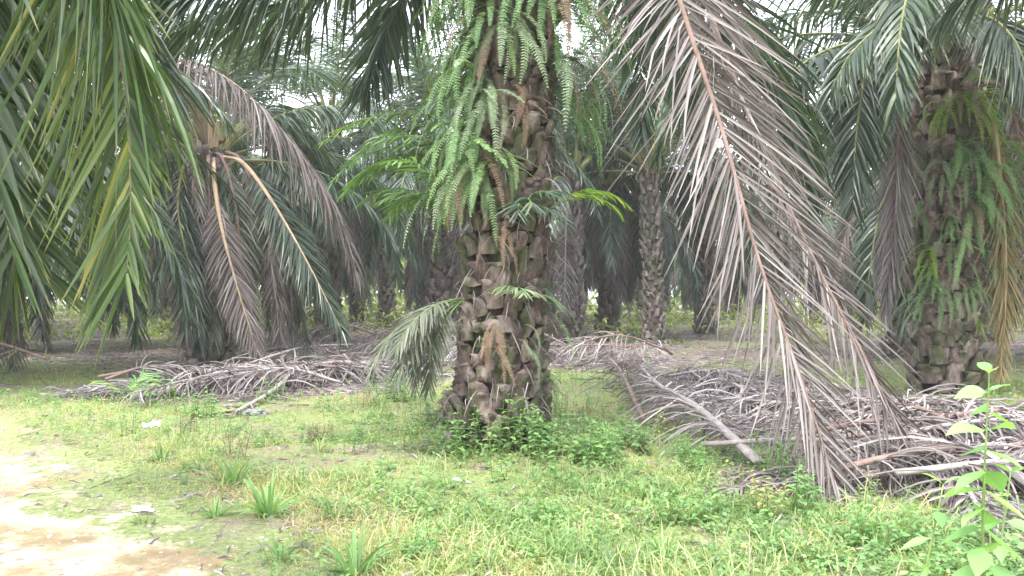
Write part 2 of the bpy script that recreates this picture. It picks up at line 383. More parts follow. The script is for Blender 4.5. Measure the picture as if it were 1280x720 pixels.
def heart_mesh(seed=5):
    """the knot of erect petiole bases and fibre the crown grows from"""
    mb = MB(); r = np.random.default_rng(seed)
    for i in range(16):
        a = i*2.4; e = 1.5-.055*i; d = np.array([math.cos(a)*math.cos(e), math.sin(a)*math.cos(e), math.sin(e)])
        b = np.array([math.cos(a), math.sin(a), 0])*.16
        p = np.array([b+np.array([0, 0, -.15]), b+d*.3, b*1.3+d*.8])
        tube(mb, catmull(p, 6), (.09, .07, .045), 6, mat=0)
    for i in range(40):
        a = r.uniform(0, 6.28); z = r.uniform(-.25, .25); q = .3
        c = np.array([math.cos(a)*q, math.sin(a)*q, z]); tube(mb, np.array([c*.6, c+np.array([0, 0, .07]), c*1.25+np.array([0, 0, .02])]), (.05, .055, .02), 6, mat=1)
    return mb.mesh('crown_heart', [M['rachis_tan'] if False else M['rachis'], M['fruit']])
HEART = heart_mesh()

def put(name, me, parent, loc=(0, 0, 0), rot=(0, 0, 0), sc=(1, 1, 1)):
    o = bpy.data.objects.new(name, me); COL.objects.link(o); o.parent = parent
    o.location = loc; o.rotation_euler = rot; o.scale = sc if isinstance(sc, tuple) else (sc,)*3
    return o

def crown(root, z, n=36, V=VG, dead=9, seed=0, xy=(0, 0), s=1.0, skip=(), elmin=0, heart=True, low=5):
    r = random.Random(seed); a0 = r.uniform(0, 6.28)
    if heart: put('crown_heart', HEART, root, (xy[0], xy[1], z), (0, 0, a0))
    for i in range(n):
        az = a0+i*2.39996+r.uniform(-.15, .15); k = min(low, int((i+.5)/n*(low+1))); k = max(k, elmin)
        if any(abs((math.degrees(az)-c+180) % 360-180) < w and k >= kk for c, w, kk in skip): continue
        rr = .18+.12*k/5
        put('frond', VG[k][i % 2] if V is VG else V[k][i % 2], root, (xy[0]+math.cos(az)*rr, xy[1]+math.sin(az)*rr, z+.25-.10*k),
            (r.uniform(-.12, .12), r.uniform(-.07, .07), az), s*r.uniform(.88, 1.08))
    for i in range(dead):
        az = a0+1+i*2.39996+r.uniform(-.5, .5); k = r.randrange(4)
        if any(abs((math.degrees(az)-c+180) % 360-180) < w for c, w, kk in skip): continue
        put('frond', VD[k], root, (xy[0]+math.cos(az)*.3, xy[1]+math.sin(az)*.3, z-.35), (0, 0, az), s*r.uniform(.85, 1.0))['label'] = 'dead brown frond hanging down beside the trunk'

def palm(x, y, h, label, group=None, n=36, V=VG, dead=9, seed=0, s=1.0, skip=(), trk=None, tr=1.0, name='oil_palm', low=5):
    root = empty(name, (x, y, float(hgt(x, y))), label, 'palm tree', group)
    r = random.Random(seed*3+1); k = r.randrange(3) if trk is None else trk
    rz = r.uniform(0, 6.28)
    put('trunk', TRK[k], root, (0, 0, 0), (0, 0, rz), (tr, tr, h/5.0))
    lean = [(.15, .1), (-.2, .05), (0, -.15)][k]
    cx = tr*(lean[0]*math.cos(rz)-lean[1]*math.sin(rz)); cy = tr*(lean[0]*math.sin(rz)+lean[1]*math.cos(rz))
    crown(root, h, n, V, dead, seed, (cx, cy), s, skip, low=low)
    return root

# ================================================================== setting
def grid_sheet(name, xs, ys, mat, dz=0.0, keep=None, litter=True):
    X, Y = np.meshgrid(xs, ys); Z = hgt(X, Y)+dz
    V = np.stack([X, Y, Z], -1).reshape(-1, 3); nx, ny = len(xs), len(ys)
    idx = np.arange(nx*ny).reshape(ny, nx)
    f = np.stack([idx[:-1, :-1], idx[:-1, 1:], idx[1:, 1:], idx[1:, :-1]], -1).reshape(-1, 4)
    if keep is not None:
        c = V[f].mean(1); f = f[keep(c[:, 0], c[:, 1])]
        used = np.unique(f); mp = -np.ones(len(V), int); mp[used] = np.arange(len(used)); V = V[used]; f = mp[f]
    mb = MB(); mb.add(V, f); o = mb.build(name, [mat], None, True)
    a = o.data.attributes.new('litter', 'FLOAT', 'POINT'); a.data.foreach_set('value', litterf(V[:, 0], V[:, 1]).astype(np.float32))
    return tag(o, kind='structure')
PILES = [(-4.2, 13.4, 2.6, 1.6), (3.4, 11.2, 1.5, 3.8), (4.6, 7.4, 2.5, 1.7), (-2.5, 19.0, 3.5, 3.0), (2.0, 19.5, 2.5, 3.5), (-9.3, 13.0, 1.3, 1.5)]
def litterf(x, y):
    f = np.zeros_like(np.asarray(x, float))
    for cx, cy, rx, ry in PILES:
        q = ((x-cx)/rx)**2+((y-cy)/ry)**2
        f = np.maximum(f, np.clip(1.5-q+.3*snoise(x, y, 2.2), 0, 1))
    far = np.clip((y-15)/6, 0, 1)*np.clip(.75+.6*snoise(x, y, .35, 1), 0, 1)
    return np.maximum(f, far)
def spaced(lo, hi, fine0, fine1, st, n):
    return np.unique(np.r_[-np.geomspace(-lo, -fine0, n) if lo < fine0 else [], np.arange(fine0, fine1, st), np.geomspace(fine1, hi, n)])
xs = spaced(-400, 400, -12, 12, .2, 40)
ys = np.unique(np.r_[np.linspace(-400, -6, 20), np.arange(-6, 24, .2), np.geomspace(24, 400, 50)])
ground = grid_sheet('ground', xs, ys, ground_mat())
pxs = np.arange(-16, 10, .06); pys = np.arange(-6, 18, .06)
path = grid_sheet('path', pxs, pys, path_mat(), .004, lambda x, y: (pathf(x, y) < .35) & (pathf(x, y) > -5.2))
_n = len(path.data.vertices); _c = np.zeros(_n*3, np.float32); path.data.vertices.foreach_get('co', _c); _c = _c.reshape(-1, 3)
_a = path.data.attributes.new('edge', 'FLOAT', 'POINT'); _a.data.foreach_set('value', np.clip((.3-pathf(_c[:, 0], _c[:, 1]))/1.1, 0, 1).astype(np.float32))

# ================================================================== nearest palms
# --- the big palm in the middle
mx, my = -.15, 8.55; mz = float(hgt(mx, my)); mbase = (mx, my, mz)
P1 = empty('oil_palm', mbase, 'massive old oil palm with fern covered trunk in the middle of the clearing', 'palm tree')
tm = trunk_mesh('trunk', 5.7, .41, .33, 560, M['bark'], (.28, 0), 3, .215, 1.3, 26)
put('trunk', tm, P1)
crown(P1, 5.8, 26, VG, 0, 4, (.28, 0), 1.0, skip=((-35, 48, 1), (-90, 60, 2), (-140, 48, 1), (165, 42, 1)), heart=True)
dry = dict(n=225, L=1.08, W=.023, a0=60, a1=26, g=.4, plum=.22, m=6, fold=.5, twist=.9, kink=.12, curl=.16, tipscale=.4, gap=.05, jit=.16)
hero_frond(P1, mbase, [at(664, -165, 8.2), at(735, -235, 7.5), at(812, -130, 6.95), at(850, 0, 6.6), at(902, 160, 6.4), at(950, 330, 6.2), at(1000, 470, 6.05), at(1046, 612, 5.97)],
           'leaf_dry', 'rachis_dry', (.045, .032, .02, .008), S0=(1, .2, .3), label='dead brown frond hanging to the ground, the nearer one', **dry)
hero_frond(P1, mbase, [at(668, -150, 8.3), at(760, -215, 7.8), at(850, -90, 7.3), at(900, 50, 7.1), at(960, 200, 6.9), at(1030, 350, 6.7), at(1092, 470, 6.5), at(1150, 600, 6.38)],
           'leaf_dry', 'rachis_dry', (.045, .032, .02, .008), S0=(.9, .4, .5), label='dead brown frond hanging to the ground, the farther one', **{**dry, 'L': .95})
hero_frond(P1, mbase, [at(660, -150, 8.9), at(600, -160, 9.6), at(540, -70, 10.2), at(490, 20, 10.5), at(455, 115, 10.6)],
           'leaf', 'rachis', n=170, L=1.15, W=.044, g=1.5, m=5, fold=.3, plum=.4, tintmid=.1)
hero_frond(P1, mbase, [at(640, -150, 8.3), at(540, -170, 7.9), at(420, -80, 7.6), at(330, -30, 7.4), at(230, -15, 7.3), at(140, 10, 7.2)],
           'leaf', 'rachis', n=220, L=.85, W=.036, g=2.2, m=5, fold=.3, plum=.4, tintmid=.15)
hero_frond(P1, mbase, [at(640, -160, 8.7), at(560, -150, 8.7), at(460, -70, 8.8), at(370, 0, 8.9), at(270, 20, 9.0), at(190, 55, 9.0)],
           'leaf', 'rachis', n=170, L=1.0, W=.042, g=1.9, m=5, fold=.3, plum=.4, tintmid=.2)
hero_frond(P1, mbase, [at(670, -150, 9.0), at(740, -170, 10.0), at(800, -60, 11.0), at(850, 60, 11.6), at(880, 160, 12.0)],
           'leaf', 'rachis', n=165, L=1.05, W=.042, g=1.8, m=5, fold=.3, plum=.4, tintmid=.5)

# --- the palm just out of the picture on the left; its fronds hang into the view
nx_, ny_ = -4.3, 2.4; nbase = (nx_, ny_, float(hgt(nx_, ny_)))
P2 = empty('oil_palm', nbase, 'oil palm outside the left edge whose yellow green fronds hang close to the camera', 'palm tree')
put('trunk', TRK[2], P2, sc=(1.2, 1.2, .92))
cz = 4.6
crown(P2, cz, 20, VG, 0, 9, (0, 0), .95, skip=((35, 62, 0), (-30, 40, 2)))
nb = dict(m=6, fold=.4, twist=.35, curl=.08, a0=46, a1=26, tipscale=.42)
hero_frond(P2, nbase, [(-4.1, 2.5, cz+.2), (-3.2, 2.8, 4.9), (-2.4, 3.0, 4.3), at(96, -280, 3.15), at(122, -110, 3.2), at(145, 30, 3.25), at(160, 170, 3.3), at(163, 270, 3.3), at(158, 345, 3.3)],
           'leaf_near', 'rachis_near', (.035, .02, .010, .007, .003), S0=[(.3, 1, .0), (-1, .25, 0)], label='yellow green frond hanging closest to the camera', n=185, L=1.05, W=.026, g=.10, plum=.09, asym=.42, tintmid=.54, tintvar=.24, **{**nb, 'twist': .25, 'curl': .05})
hero_frond(P2, nbase, [(-4.1, 2.6, cz+.2), (-3.5, 3.0, 4.7), at(-75, -250, 3.6), at(-60, -60, 3.65), at(-30, 100, 3.7), at(0, 240, 3.7), at(20, 330, 3.7)],
           'leaf_near', 'rachis', (.04, .026, .015, .005), S0=[(.3, 1, .0), (-1, .3, 0)], n=230, L=1.1, W=.036, g=.3, plum=.3, tintmid=.1, tintvar=.2, **{**nb, 'a0': 58, 'a1': 34})
hero_frond(P2, nbase, [(-4.1, 2.6, cz+.3), (-3.4, 3.3, 5.0), (-2.7, 3.8, 4.3), at(10, -190, 3.6), at(75, -115, 3.4), at(122, -45, 3.2), at(152, 40, 3.1)],
           'leaf_near', 'rachis', (.04, .022, .010, .003), S0=(.3, 1, .0), n=120, L=1.0, W=.028, g=3.4, plum=.3, tintmid=.2, tintvar=.2, **{**nb, 'tipscale': .75})
hero_frond(P2, nbase, [(-4.1, 2.6, cz+.3), (-3.8, 4.0, 5.2), (-3.0, 5.4, 4.5), at(60, -70, 5.8), at(130, -10, 5.8), at(185, 80, 5.8)],
           'leaf', 'rachis', (.04, .026, .015, .005), n=165, L=1.0, W=.04, g=2.2, plum=.4, tintmid=.10, tintvar=.2, **{**nb, 'tipscale': .75})
hero_frond(P2, nbase, [(-4.2, 2.6, cz+.2), (-4.3, 4.0, 4.8), at(-60, -90, 5.2), at(20, 20, 5.3), at(75, 150, 5.3), at(100, 260, 5.3)],
           'leaf', 'rachis', (.04, .026, .015, .005), n=220, L=1.05, W=.044, g=1.4, plum=.4, tintmid=.12, tintvar=.2, **nb)

# --- the palm on the right
rx, ry = 6.55, 12.9; rbase = (rx, ry, float(hgt(rx, ry)))
P3 = empty('oil_palm', rbase, 'oil palm on the right with diamond patterned trunk carrying lime green ferns', 'palm tree')
put('trunk', trunk_mesh('trunk', 5.0, .46, .40, 400, M['bark'], (.05, 0), 8, .24, 1.12, 24), P3)
crown(P3, 5.15, 30, VG, 0, 21, (.05, 0), 1.0, skip=((-95, 35, 4), (180, 20, 4)))
kw = dict(m=5, fold=.3, n=165, W=.042)
hero_frond(P3, rbase, [at(1170, 60, 12.6), at(1130, 20, 11.9), at(1090, 70, 11.3), at(1072, 160, 11.1), at(1066, 260, 11.0)], 'leaf', 'rachis', L=.95, g=1.9, plum=.3, tintmid=.15, S0=(0, 1, 0), **kw)
hero_frond(P3, rbase, [at(1180, 60, 12.6), at(1170, 0, 11.2), at(1130, 10, 10.0), at(1070, 60, 9.4), at(1040, 110, 9.1)], 'leaf', 'rachis', L=1.0, g=2.2, plum=.3, tintmid=.4, **kw)
hero_frond(P3, rbase, [at(1200, 60, 12.6), at(1230, 20, 11.6), at(1270, 50, 11.0), at(1300, 130, 10.8)], 'leaf', 'rachis', L=1.0, g=2.2, plum=.3, tintmid=.3, **kw)
hero_frond(P3, rbase, [at(1150, 100, 12.7), at(1128, 110, 12.4), at(1122, 200, 12.3), at(1116, 300, 12.25), at(1106, 395, 12.2)], 'leaf_dry', 'rachis_dry', label='dead brown frond hanging left of the trunk', L=.8, g=1.0, a0=25, a1=12, plum=.25, tintmid=.6, S0=(1, 0, 0), kink=.2, curl=.2, **{**kw, 'W': .022})
hero_frond(P3, rbase, [at(1220, 110, 12.6), at(1240, 140, 12.3), at(1252, 230, 12.2), at(1258, 350, 12.1), at(1250, 470, 12.1)], 'leaf_orange', 'rachis_tan', label='orange brown withered frond hanging right of the trunk', L=.7, g=1.2, a0=28, a1=14, plum=.3, tintmid=.5, S0=(1, 0, 0), kink=.2, curl=.2, **{**kw, 'W': .024})
hero_frond(P3, rbase, [at(1225, 100, 12.9), at(1262, 120, 13.0), at(1285, 240, 13.0), at(1292, 400, 13.0)], 'leaf_dry', 'rachis_dry', L=.8, g=1.2, a0=30, a1=14, plum=.3, tintmid=.45, S0=(1, 0, 0), kink=.2, curl=.2, **{**kw, 'W': .024})

# --- the palm just out of the picture on the right: fronds along the top edge
qx, qy = 7.6, 5.0; qbase = (qx, qy, float(hgt(qx, qy)))
P4 = empty('oil_palm', qbase, 'oil palm outside the right edge whose fronds cross the top right corner', 'palm tree')
put('trunk', TRK[0], P4, sc=(1.2, 1.2, 1.1))
crown(P4, 5.7, 18, VG, 0, 33, (0, 0), 1.0, skip=((180, 70, 0), (120, 50, 1)))
hero_frond(P4, qbase, [(7.4, 5.2, 5.9), (6.4, 6.2, 6.1), (5.3, 7.2, 5.5), at(1200, -95, 8.0), at(1110, -55, 8.3), at(1020, -10, 8.6)], 'leaf', 'rachis', L=1.0, g=2.2, plum=.3, tintmid=.65, **kw)
hero_frond(P4, qbase, [(7.4, 5.2, 5.9), (6.9, 6.4, 6.2), (6.0, 7.6, 5.6), at(1260, -40, 8.7), at(1200, 0, 9.0), at(1150, 60, 9.2)], 'leaf', 'rachis', L=1.0, g=2.2, plum=.3, tintmid=.35, **kw)

# --- the palm on the left behind the pile
lx, ly = -6.0, 17.0; lbase = (lx, ly, float(hgt(lx, ly)))
P5 = empty('oil_palm', lbase, 'oil palm on the left with tan petioles and a skirt of drooping dead fronds', 'palm tree')
put('trunk', TRK[2], P5, sc=(1.0, 1.0, .86)); put('crown_heart', HEART, P5, (0, 0, 4.3))
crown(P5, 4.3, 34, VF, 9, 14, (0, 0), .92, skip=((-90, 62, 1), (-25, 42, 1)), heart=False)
kd = dict(m=5, fold=.3, n=170)
hero_frond(P5, lbase, [at(258, 190, 16.8), at(232, 110, 16.2), at(232, 75, 15.6), at(300, 110, 15.2), at(370, 185, 15.0), at(420, 265, 14.9), at(446, 345, 14.9)], 'leaf_dry', 'rachis_dry', label='long dead frond arching to the right', L=1.3, W=.034, g=2.6, plum=.3, tintmid=.35, kink=.2, curl=.1, **kd)
hero_frond(P5, lbase, [at(266, 195, 16.7), at(268, 230, 16.1), at(278, 290, 15.9), at(300, 370, 15.7), at(322, 440, 15.6)], 'leaf_dry', 'rachis_tan', (.05, .045, .02, .008), label='grey dead frond on a tan petiole hanging straight down', L=.8, W=.028, a0=50, start=.3, g=1.5, plum=.3, tintmid=.4, S0=(1, 0, 0), kink=.2, **kd)
hero_frond(P5, lbase, [at(276, 195, 16.7), at(305, 205, 16.0), at(345, 260, 15.5), at(388, 335, 15.2), at(428, 415, 15.1)], 'leaf', 'rachis_tan', (.05, .045, .02, .008), label='drooping green frond with a pale tan petiole', L=.85, W=.036, a0=55, start=.28, g=1.3, plum=.2, tintmid=.35, **kd)
hero_frond(P5, lbase, [at(250, 195, 16.7), at(232, 200, 16.3), at(222, 260, 16.0), at(240, 350, 15.9), at(250, 430, 15.9)], 'leaf', 'rachis', L=.9, W=.036, a0=50, g=1.8, plum=.3, tintmid=.1, S0=(1, 0, 0), **kd)
hero_frond(P5, lbase, [at(290, 180, 17.2), at(350, 150, 18), at(400, 190, 18.5), at(420, 280, 18.8)], 'leaf_far', 'rachis', L=1.1, W=.036, g=1.8, plum=.3, tintmid=.7, **kd)
for i, (x0, x1, xe, lf, dd) in enumerate([(252, 238, 232, 'leaf_dry', 16.1), (262, 296, 306, 'leaf_olive', 16.3), (270, 330, 352, 'leaf_dry', 16.6), (258, 262, 268, 'leaf_olive', 16.2), (266, 345, 385, 'leaf_olive', 17.2)]):
    hero_frond(P5, lbase, [at(x0, 190, 16.8), at((x0+x1)/2, 200, dd+.2), at(x1, 270, dd), at((x1+xe)/2, 350, dd-.05), at(xe, 425, dd-.1)], lf, 'rachis_dry', L=.85, W=.03, a0=50, g=2.0, plum=.35, tintmid=.4, S0=(1, 0, 0), kink=.15, curl=.15, **kd)
# petiole stubs standing out of its heart
for a, b, w, m_ in (((262, 185), (262, 118), .05, 'rachis_tan'), ((268, 182), (272, 150), .06, 'rachis_tan'), ((252, 185), (222, 225), .04, 'rachis_tan'), ((258, 180), (248, 128), .05, 'rachis_dry')):
    mb = MB(); c = np.array(lbase); tube(mb, np.array([at(*a, 16.6)-c, (at(*a, 16.5)+at(*b, 16.4))/2-c, at(*b, 16.3)-c]), (w, w*.8, w*.5), 6, (0, 1, 0)); mb.build('petiole_stub', [M[m_]], P5)

# --- further palms one can tell apart
palm(4.35, 26.0, 5.4, 'slender dark palm trunk standing clear just right of the middle', n=32, V=VG, dead=0, seed=41, low=4, skip=((-90, 75, 3),), trk=1, tr=.86)
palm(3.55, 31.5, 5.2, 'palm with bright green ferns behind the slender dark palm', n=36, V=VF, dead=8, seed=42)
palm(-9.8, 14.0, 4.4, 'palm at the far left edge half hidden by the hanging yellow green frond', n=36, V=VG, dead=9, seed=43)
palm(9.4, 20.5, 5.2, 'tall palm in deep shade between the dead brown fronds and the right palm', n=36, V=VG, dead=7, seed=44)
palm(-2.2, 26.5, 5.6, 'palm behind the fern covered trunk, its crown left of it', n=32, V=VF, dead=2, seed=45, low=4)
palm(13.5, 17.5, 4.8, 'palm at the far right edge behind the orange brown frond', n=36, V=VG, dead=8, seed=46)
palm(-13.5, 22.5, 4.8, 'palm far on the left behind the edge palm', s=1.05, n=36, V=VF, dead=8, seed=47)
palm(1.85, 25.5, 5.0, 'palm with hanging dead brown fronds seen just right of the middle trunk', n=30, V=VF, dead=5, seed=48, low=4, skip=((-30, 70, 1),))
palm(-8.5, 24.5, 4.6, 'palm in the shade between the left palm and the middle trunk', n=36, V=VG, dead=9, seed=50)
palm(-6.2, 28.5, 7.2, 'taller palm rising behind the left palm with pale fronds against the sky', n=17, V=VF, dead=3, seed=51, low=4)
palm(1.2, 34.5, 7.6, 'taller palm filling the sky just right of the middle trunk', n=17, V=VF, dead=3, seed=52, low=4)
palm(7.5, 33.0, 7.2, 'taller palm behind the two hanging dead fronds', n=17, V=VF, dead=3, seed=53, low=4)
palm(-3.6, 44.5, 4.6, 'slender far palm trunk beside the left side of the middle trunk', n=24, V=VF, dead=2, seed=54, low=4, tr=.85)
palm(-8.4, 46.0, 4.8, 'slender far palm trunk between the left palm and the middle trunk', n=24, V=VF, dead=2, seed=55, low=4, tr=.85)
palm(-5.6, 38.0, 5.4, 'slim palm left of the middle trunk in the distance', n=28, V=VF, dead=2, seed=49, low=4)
# --- rows of the plantation behind
placed = [(1.85, 25.5), (-5.6, 38), (-8.5, 24.5), (-6.2, 28.5), (1.2, 34.5), (7.5, 33), (4.35, 26), (3.55, 31.5), (-9.8, 14), (9.4, 20.5), (-3, 24.5), (13.5, 17.5), (-13.5, 22.5), (lx, ly), (mx, my), (rx, ry)]
rr_ = random.Random(5); k = 0
for j in range(6):
    y = 28+j*7.8
    for i in range(-9, 10):
        x = i*8.6+(4.3 if j % 2 else 0)-1.6+rr_.uniform(-.8, .8); yy = y+rr_.uniform(-.8, .8)
        if abs(x) > .62*yy+4: continue
        if any((x-a)**2+(yy-b)**2 < 36 for a, b in placed): continue
        placed.append((x, yy)); k += 1
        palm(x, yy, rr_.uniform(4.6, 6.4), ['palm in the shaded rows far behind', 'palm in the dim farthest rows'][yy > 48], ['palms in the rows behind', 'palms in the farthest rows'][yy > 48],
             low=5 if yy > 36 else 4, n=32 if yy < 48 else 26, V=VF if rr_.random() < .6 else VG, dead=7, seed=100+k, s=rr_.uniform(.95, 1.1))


def forest():
    """the far edge of the plantation: a deep bank of fronds and leaves that reads as one mass"""
    n = 20000; r = np.random.default_rng(77); mb = MB()
    x = r.uniform(-95, 95, n); y = r.uniform(82, 98, n); z = 8.0*r.random(n)**.8*(1+.25*np.sin(x*.21)+.15*np.sin(x*.53))
    az = r.uniform(0, 6.28, n); el = r.uniform(-1.2, .6, n)
    D = np.stack([np.cos(az)*np.cos(el), np.sin(az)*np.cos(el), np.sin(el)], 1)
    ribbons(mb, np.stack([x, y, z+hgt(x, y)], 1), D, np.tile([0, .3, 1.], (n, 1)), r.uniform(.9, 2.2, n), .35, 1.2, 3, [.5, 1, .7, .1], 0, np.clip(.35+.25*np.sin(x*.3)+r.normal(0, .2, n), 0, 1), 0, .8, r=r)
    tag(mb.build('far_forest', [M['leaf_sunlit_paint']]), 'band of palms painted sunlit yellow green, closing the view at the far end of the plantation', 'forest', None, 'stuff')
forest()
def fibre(parent, base, H, n, rad0, rad1, leanx, seed):
    r = np.random.default_rng(seed); z = r.uniform(.3, H, n); th = r.uniform(0, 6.28, n); t = z/H; R_ = rad0+(rad1-rad0)*t+.06
    P = np.stack([leanx*t+np.cos(th)*R_, np.sin(th)*R_, z], 1); D = np.stack([np.cos(th)*.5, np.sin(th)*.5, r.uniform(-.6, .5, n)], 1)+r.normal(0, .3, (n, 3))
    mb = MB(); ribbons(mb, P, D, np.stack([np.cos(th), np.sin(th), th*0], 1), r.uniform(.08, .38, n), .009, 1.6, 4, None, 0, r.uniform(0, .7, n), 0, .7, curl=.6, r=r)
    mb.build('fibre', [M['litter']], parent)['kind'] = 'stuff'
fibre(P1, mbase, 5.4, 900, .46, .38, .28, 5); fibre(P3, rbase, 4.6, 500, .5, .44, .05, 6)

def understorey():
    r = np.random.default_rng(91); n = 60000; y = r.uniform(26, 78, n); x = r.uniform(-.66, .66, n)*y
    k = (snoise(x, y, .45, 3)+.5*snoise(x, y, 1.3, 8)) > .18; x, y = x[k], y[k]; n = len(x)
    top = .35+.9*np.clip(snoise(x, y, .8, 2)+.4, 0, 1); z = top*r.random(n)
    az = r.uniform(0, 6.28, n); el = r.uniform(-.3, 1.0, n)
    D = np.stack([np.cos(az)*np.cos(el), np.sin(az)*np.cos(el), np.sin(el)], 1)
    mb = MB(); ribbons(mb, np.stack([x, y, z+hgt(x, y)], 1), D, np.tile([0, .3, 1.], (n, 1)), r.uniform(.15, .45, n), .08, 1.0, 2, [.4, 1, .1], 0, np.clip(.4+.3*snoise(x, y, .6, 5)+r.normal(0, .2, n), 0, 1), 0, .8, r=r)
    tag(mb.build('undergrowth', [M['leaf_sunlit_paint']]), 'low yellow green undergrowth between the far palm rows', 'undergrowth', None, 'stuff')
understorey()
# ================================================================== fallen fronds
def clamp(mb, off, lift=.012):
    for v in mb.v:
        gz = hgt(v[:, 0]+off[0], v[:, 1]+off[1])-off[2]
        low = v[:, 2] < gz+lift
        v[low, 2] = (gz+lift)[low]+rng.random(low.sum())*.03
def fallen(label, group, a, b, za=.1, zb=.05, mid=.1, side=.0, leafm='leaf_fallen', rachm='rachis_dry', n=70, L=.85, W=.02, rr=(.034, .026, .016, .006), start=.12, plum=.55, **kw):
    a = np.array(a, float); b = np.array(b, float)
    d = b-a; q = np.array([-d[1], d[0]])/np.linalg.norm(d)
    pts = []
    for t, zz in ((0, za), (.3, za*.6+mid), (.65, mid*.7+zb*.4), (1, zb)):
        xy = a+d*t+q*side*math.sin(math.pi*t); pts.append([xy[0], xy[1], float(hgt(*xy))+zz])
    base = np.array([a[0], a[1], float(hgt(*a))])
    root = empty('fallen_frond', base, label, 'palm frond', group)
    p = catmull([np.array(z_)-base for z_ in pts], 26)
    mb = MB(); palm_leaflets(mb, p, None, n=int(n*2.1), L=L, W=W, a0=50, a1=20, g=1.0, plum=plum, m=5, fold=.4, twist=1.0, kink=.5, curl=.9, start=start, gap=.2, jit=.28, **kw)
    clamp(mb, base); mb.build('leaflets', [M[leafm]], root)
    rb = MB(); tube(rb, p, rr, 6, None, .75); rb.build('rachis', [M[rachm]], root, True)
def gpt(px, py, z=0.0):
    d = (EYE-z)*F/(py-HOR); return ((px-640)/F*d, d)
R = rng.uniform
# left heap
fallen('fallen frond with a pale weathered rachis lying along the front of the left heap', None, gpt(440, 432, .3), gpt(165, 487, .25), .3, .22, .28, -.2, rachm='rachis_grey', rr=(.04, .035, .025, .012), tintmid=.6, n=60)
fallen('dark rotting frond end lying at the left tip of the left heap', None, gpt(300, 480, .1), gpt(110, 488, .1), .1, .05, .1, .1, leafm='leaf_olive', rachm='rachis_dry', tintmid=.1, n=50)
fallen('broken frond sticking out at the lower right of the left heap', None, gpt(395, 455, .2), gpt(296, 508, .1), .25, .06, .1, .0, rachm='rachis_grey', rr=(.045, .045, .04, .03), n=24, tintmid=.4)
for i in range(19):
    u = i/18; cx = -5.2+2.7*u+R(-.4, .4); cy = 12.6+2.2*u+R(-.9, 1.0); a = math.radians(R(0, 55)); ln = R(2.4, 3.6)
    dx, dy = math.cos(a)*ln/2, math.sin(a)*ln/2
    sgn = 1 if rng.random() < .6 else -1
    fallen('dry grey fallen frond lying in the left heap', 'dry fronds piled in the left heap', (cx+sgn*dx, cy+sgn*dy), (cx-sgn*dx, cy-sgn*dy), R(.05, .3), R(.02, .1), R(.08, .3), R(-.5, .5),
           rachm=['rachis_grey', 'rachis_dry'][i % 2], tintmid=R(.3, .7), n=64)
# middle right heap
fallen('fallen frond with thick bare pale rachis slanting towards the grass at the middle heap', None, gpt(948, 578, .1), gpt(800, 462, .35), .12, .35, .30, .1, rachm='rachis_grey', rr=(.05, .045, .03, .014), tintmid=.7, n=80, L=.9)
fallen('dark fallen frond at the near left side of the middle heap', None, gpt(805, 520, .1), gpt(760, 430, .2), .1, .1, .15, .1, tintmid=.2, n=60)
for i in range(22):
    u = i/21; cx = 4.1-1.0*u+R(-.8, .9); cy = 8.6+5.4*u+R(-.6, .6); a = math.radians(R(75, 150)); ln = R(2.6, 4.0)
    dx, dy = math.cos(a)*ln/2, math.sin(a)*ln/2; sgn = 1 if rng.random() < .5 else -1
    fallen('dry mauve grey fallen frond lying in the middle heap', 'dry fronds piled in the middle heap', (cx+sgn*dx, cy+sgn*dy), (cx-sgn*dx, cy-sgn*dy), R(.03, .22), R(.02, .1), R(.06, .24), R(-.4, .4),
           rachm=['rachis_grey', 'rachis_dry'][i % 2], tintmid=R(.35, .75), n=64)
# right heap
fallen('fallen frond with thick grey rachis lying across the right edge', None, gpt(1300, 622, .15), gpt(1120, 545, .2), .2, .12, .22, .1, rachm='rachis_grey', rr=(.045, .04, .028, .012), tintmid=.6)
fallen('fallen frond in front of the right heap, pointing towards the camera', None, gpt(1190, 560, .15), gpt(1275, 690, .1), .2, .05, .15, -.1, rachm='rachis_grey', tintmid=.5, L=.7)
for i in range(12):
    u = i/11; cx = 3.2+1.8*u+R(-.4, .4); cy = 6.5+R(-.4, 1.4); a = math.radians(R(-40, 60)); ln = R(2.6, 4.0)
    dx, dy = math.cos(a)*ln/2, math.sin(a)*ln/2; sgn = 1 if rng.random() < .6 else -1
    fallen('dry grey fallen frond lying in the right heap', 'dry fronds piled in the right heap', (cx+sgn*dx, cy+sgn*dy), (cx-sgn*dx, cy-sgn*dy), R(.05, .3), R(.02, .1), R(.1, .3), R(-.4, .4),
           rachm=['rachis_grey', 'rachis_dry'][i % 2], tintmid=R(.3, .65), n=64, L=.7)
# scattered farther ones behind the middle palm and at the left edge
for i, (cx, cy) in enumerate([(-2.2, 17), (-3.4, 18.5), (-1.2, 19), (-2.6, 20.5), (-.6, 21.5), (1.4, 17.5), (2.4, 18.5), (1.8, 20.5), (-9.2, 12.4), (-8.9, 13.2), (-4.3, 21.5)]+[(float(R(-6, 2)), float(R(17, 29))) for _ in range(16)]):
    a = R(-.5, .7); ln = R(3, 4.2); dx, dy = math.cos(a)*ln/2, math.sin(a)*ln/2
    fallen('dry fallen frond lying in the shade behind the middle palm' if abs(cx) < 7 else 'dry fallen frond on the ground at the far left edge', 'fallen fronds behind the middle palm' if abs(cx) < 7 else 'fallen fronds at the far left edge',
           (cx+dx, cy+dy), (cx-dx, cy-dy), R(.1, .5), R(.02, .1), R(.15, .5), R(-.4, .4), tintmid=R(.3, .7), n=38)

